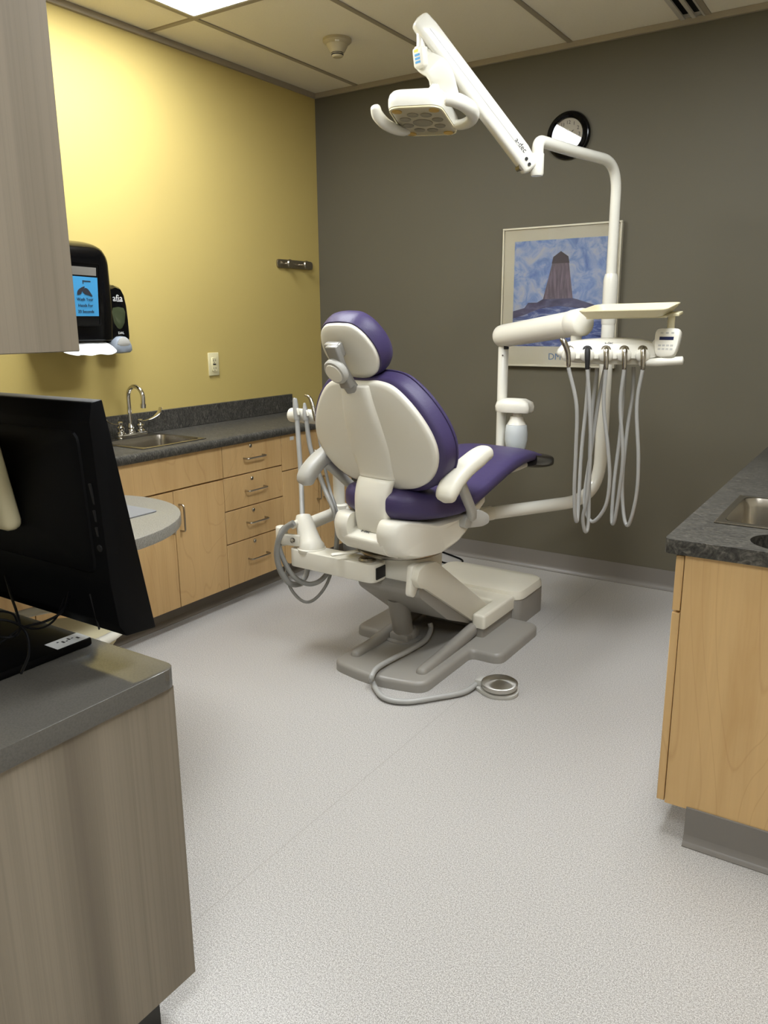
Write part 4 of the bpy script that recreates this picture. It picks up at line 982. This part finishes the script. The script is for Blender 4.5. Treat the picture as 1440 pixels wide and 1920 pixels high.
for k, a in enumerate(hx5):
    hl = obj('holder', B().sweep([DH(a, .03, -.012), DH(a, .075, -.022)], .026, .022, up=ez, seg=20, power=.8, roundcap=.008), 'white', ch, ang=60)
    obj('holder_recess', B().lathe([(.017, 0), (.0175, .003), (.012, .0045)], DH(a, .06, .0), (ny*.8+ez*.6), 18), 'rubber' if k == 1 else 'steel', hl)
    if k == 0: pts = [DH(a-.03, .08, .04), DH(a-.02, .085, .028), DH(a-.004, .088, -.01), DH(a, .09, -.06)]
    else: pts = [DH(a, .066, .006), DH(a, .08, -.004), DH(a+.001, .088, -.03), DH(a+.002, .09, -.07)]
    obj('handpiece', B().sweep(catmull(pts, 4), [.008, .011, .010, .008], seg=14, roundcap=.003), 'rubber' if k == 1 else 'steel', hl)
loops = [
 [(1077, 690), (1081, 760), (1080, 840), (1077, 910), (1078, 962), (1082, 977), (1085, 940), (1090, 850), (1099, 760), (1104, 688)],
 [(1103, 690), (1106, 770), (1107, 850), (1101, 930), (1093, 970), (1097, 996), (1103, 982), (1105, 900), (1108, 800), (1119, 690)],
 [(1127, 690), (1132, 760), (1140, 840), (1143, 900), (1135, 950), (1112, 978), (1098, 958), (1097, 920), (1109, 840), (1124, 740), (1135, 686)],
 [(1157, 690), (1163, 760), (1168, 850), (1162, 915), (1152, 976), (1147, 972), (1152, 900), (1163, 810), (1172, 690)],
 [(1187, 690), (1194, 760), (1197, 860), (1193, 930), (1179, 983), (1170, 968), (1167, 900), (1177, 800), (1186, 740), (1188, 688)]]
for k, lp_ in enumerate(loops):
    n = len(lp_); f_ = HCn+ny*.09+ex*hx5[k]; g_ = HCn-ny*.07+ex*hx5[k]
    pts = []
    for i, (x, y) in enumerate(lp_):
        u_ = i/(n-1); yy = f_.y*(1-u_)+g_.y*u_
        pts.append(K(x, y, yy))
    pts[0] = DH(hx5[k]+(.002 if k else 0), .09, -.065)
    obj('hose', B().sweep(catmull(pts, 8), .0072, seg=12), 'hose', t)
# touchpad and tray post
tp = K(1251, 643, -.86)
tn = V((-.10, -.97, .22)).normalized(); tx = V((.97, -.10, 0)).normalized(); tz = tn.cross(tx)*-1
tz = tz if tz.z > 0 else -tz
olp = smooth_outline(mirror([(.0, .052), (.034, .050), (.045, .036), (.044, 0), (.038, -.034), (.026, -.05), (0, -.053)]), 3)
kp = obj('keypad', B().pillow(olp, [(.85, -.016), (1, -.012), (1.03, .0), (1, .010), (.95, .013), (.5, .0135)], lambda a, c_, o: tp+tx*a+tz*c_+tn*o), 'white', t, ang=50)
obj('display', B().obox(tp+tz*.014+tn*.0137, (tx, tz, tn), (.026, .006, .0006)), 'lcd', kp)
for r_ in range(2):
    for k in range(4):
        obj('key', B().obox(tp+tz*(-.012-.013*r_)+tx*(-.022+.0147*k)+tn*.0137, (tx, tz, tn), (.005, .0035, .0005)), 'midplastic', kp)
for k in range(3): obj('key', B().obox(tp+tz*.034+tx*(-.02+.02*k)+tn*.0137, (tx, tz, tn), (.005, .003, .0005)), 'midplastic', kp)
obj('keypad_arm', B().sweep([DH(.16, -.03, 0), tp-tx*.04-tn*.005], .016, seg=14), 'white', ch)
obj('grab_bar', B().sweep([K(1200, 680, -.88), K(1230, 679, -.875), K(1279, 676, -.86)], [.013, .0155, .0155], seg=18, roundcap=.006), 'white', t)
obj('bar_button', B().lathe([(.009, 0), (.009, .004), (.006, .005)], K(1207, 681, -.897), (.0, -1, 0), 16), 'midplastic', t)
# tray
tc0 = K(1082, 585, -.98); tc1 = K(1250, 581, -.98)
tex = V((1, 0, (tc1.z-tc0.z)/(tc1.x-tc0.x))).normalized(); tey = V((0, 1, .125)).normalized(); tez = tex.cross(tey)
tl = (tc1-tc0).length
olt = round_poly([(0, 0), (tl, 0), (tl, .22), (0, .22)], .03, 5)
tctr = tc0
tr = obj('instrument_tray', B().pillow(olt, [(.2, -.026), (.84, -.026), (.86, -.024), (.985, -.002), (1.0, .0), (1.0, .003), (.97, .003), (.84, -.020), (.2, -.021)], lambda a, c_, o: tctr+tex*a+tey*c_+tez*o), 'cream', t, ang=35)
pe = K(1262, 592, -.79)
tq = tctr+tex*(tl*.5)+tey*.11-tez*.031
obj('tray_support', B().obox(tq, (tex, tey, tez), (tl*.46, .05, .004), .003), 'cream', tr)
pt_ = K(1259, 596, -.80); pt_.z = (tctr+tey*.18-tez*.036).z
obj('tray_post', B().obox(pt_+V((0, 0, .004)), (tex, tey, tez), (.034, .03, .006), .003).sweep([pt_, V((pt_.x, pt_.y, tp.z+.0))], .013, .013, up=ny, seg=12, power=.5), 'cream', tr)
# self-contained water bottle
wb = K(978, 770, -.50); bx = V((wb.x-.01, -.53, 0))
def zz_(py): return K(975, py, -.53).z
b = B().pillow(smooth_outline([(-.055, -.035), (.055, -.035), (.06, 0), (.055, .035), (-.055, .035), (-.062, 0)], 3), [(.96, zz_(773)), (1.0, zz_(771)), (1.02, zz_(762)), (.95, zz_(754)), (.6, zz_(748)), (.2, zz_(747))], lambda a, c_, o: V((bx.x-.012+a*1.25, bx.y+c_*1.2, o)))
obj('bottle_head', b, 'white', t, ang=50)
obj('bottle_neck', B().lathe([(.022, zz_(772)), (.022, zz_(780)), (.03, zz_(781)), (.032, zz_(787)), (.044, zz_(796))], bx, seg=28), 'white', t)
zb = zz_(846)
bo = obj('water_bottle', B().lathe([(.0, zb), (.040, zb), (.045, zb+.006), (.052, zz_(825)), (.052, zz_(812)), (.048, zz_(798)), (.045, zz_(796.5)), (.043, zz_(796.5)), (.046, zz_(799)), (.050, zz_(812)), (.050, zz_(825)), (.043, zb+.008), (.0, zb+.006)], bx, seg=36), 'bottle', t)
obj('water', B().lathe([(.0, zb+.007), (.042, zb+.009), (.0495, zz_(825)), (.0495, zz_(819)), (.0, zz_(819))], bx, seg=32), 'water', bo)
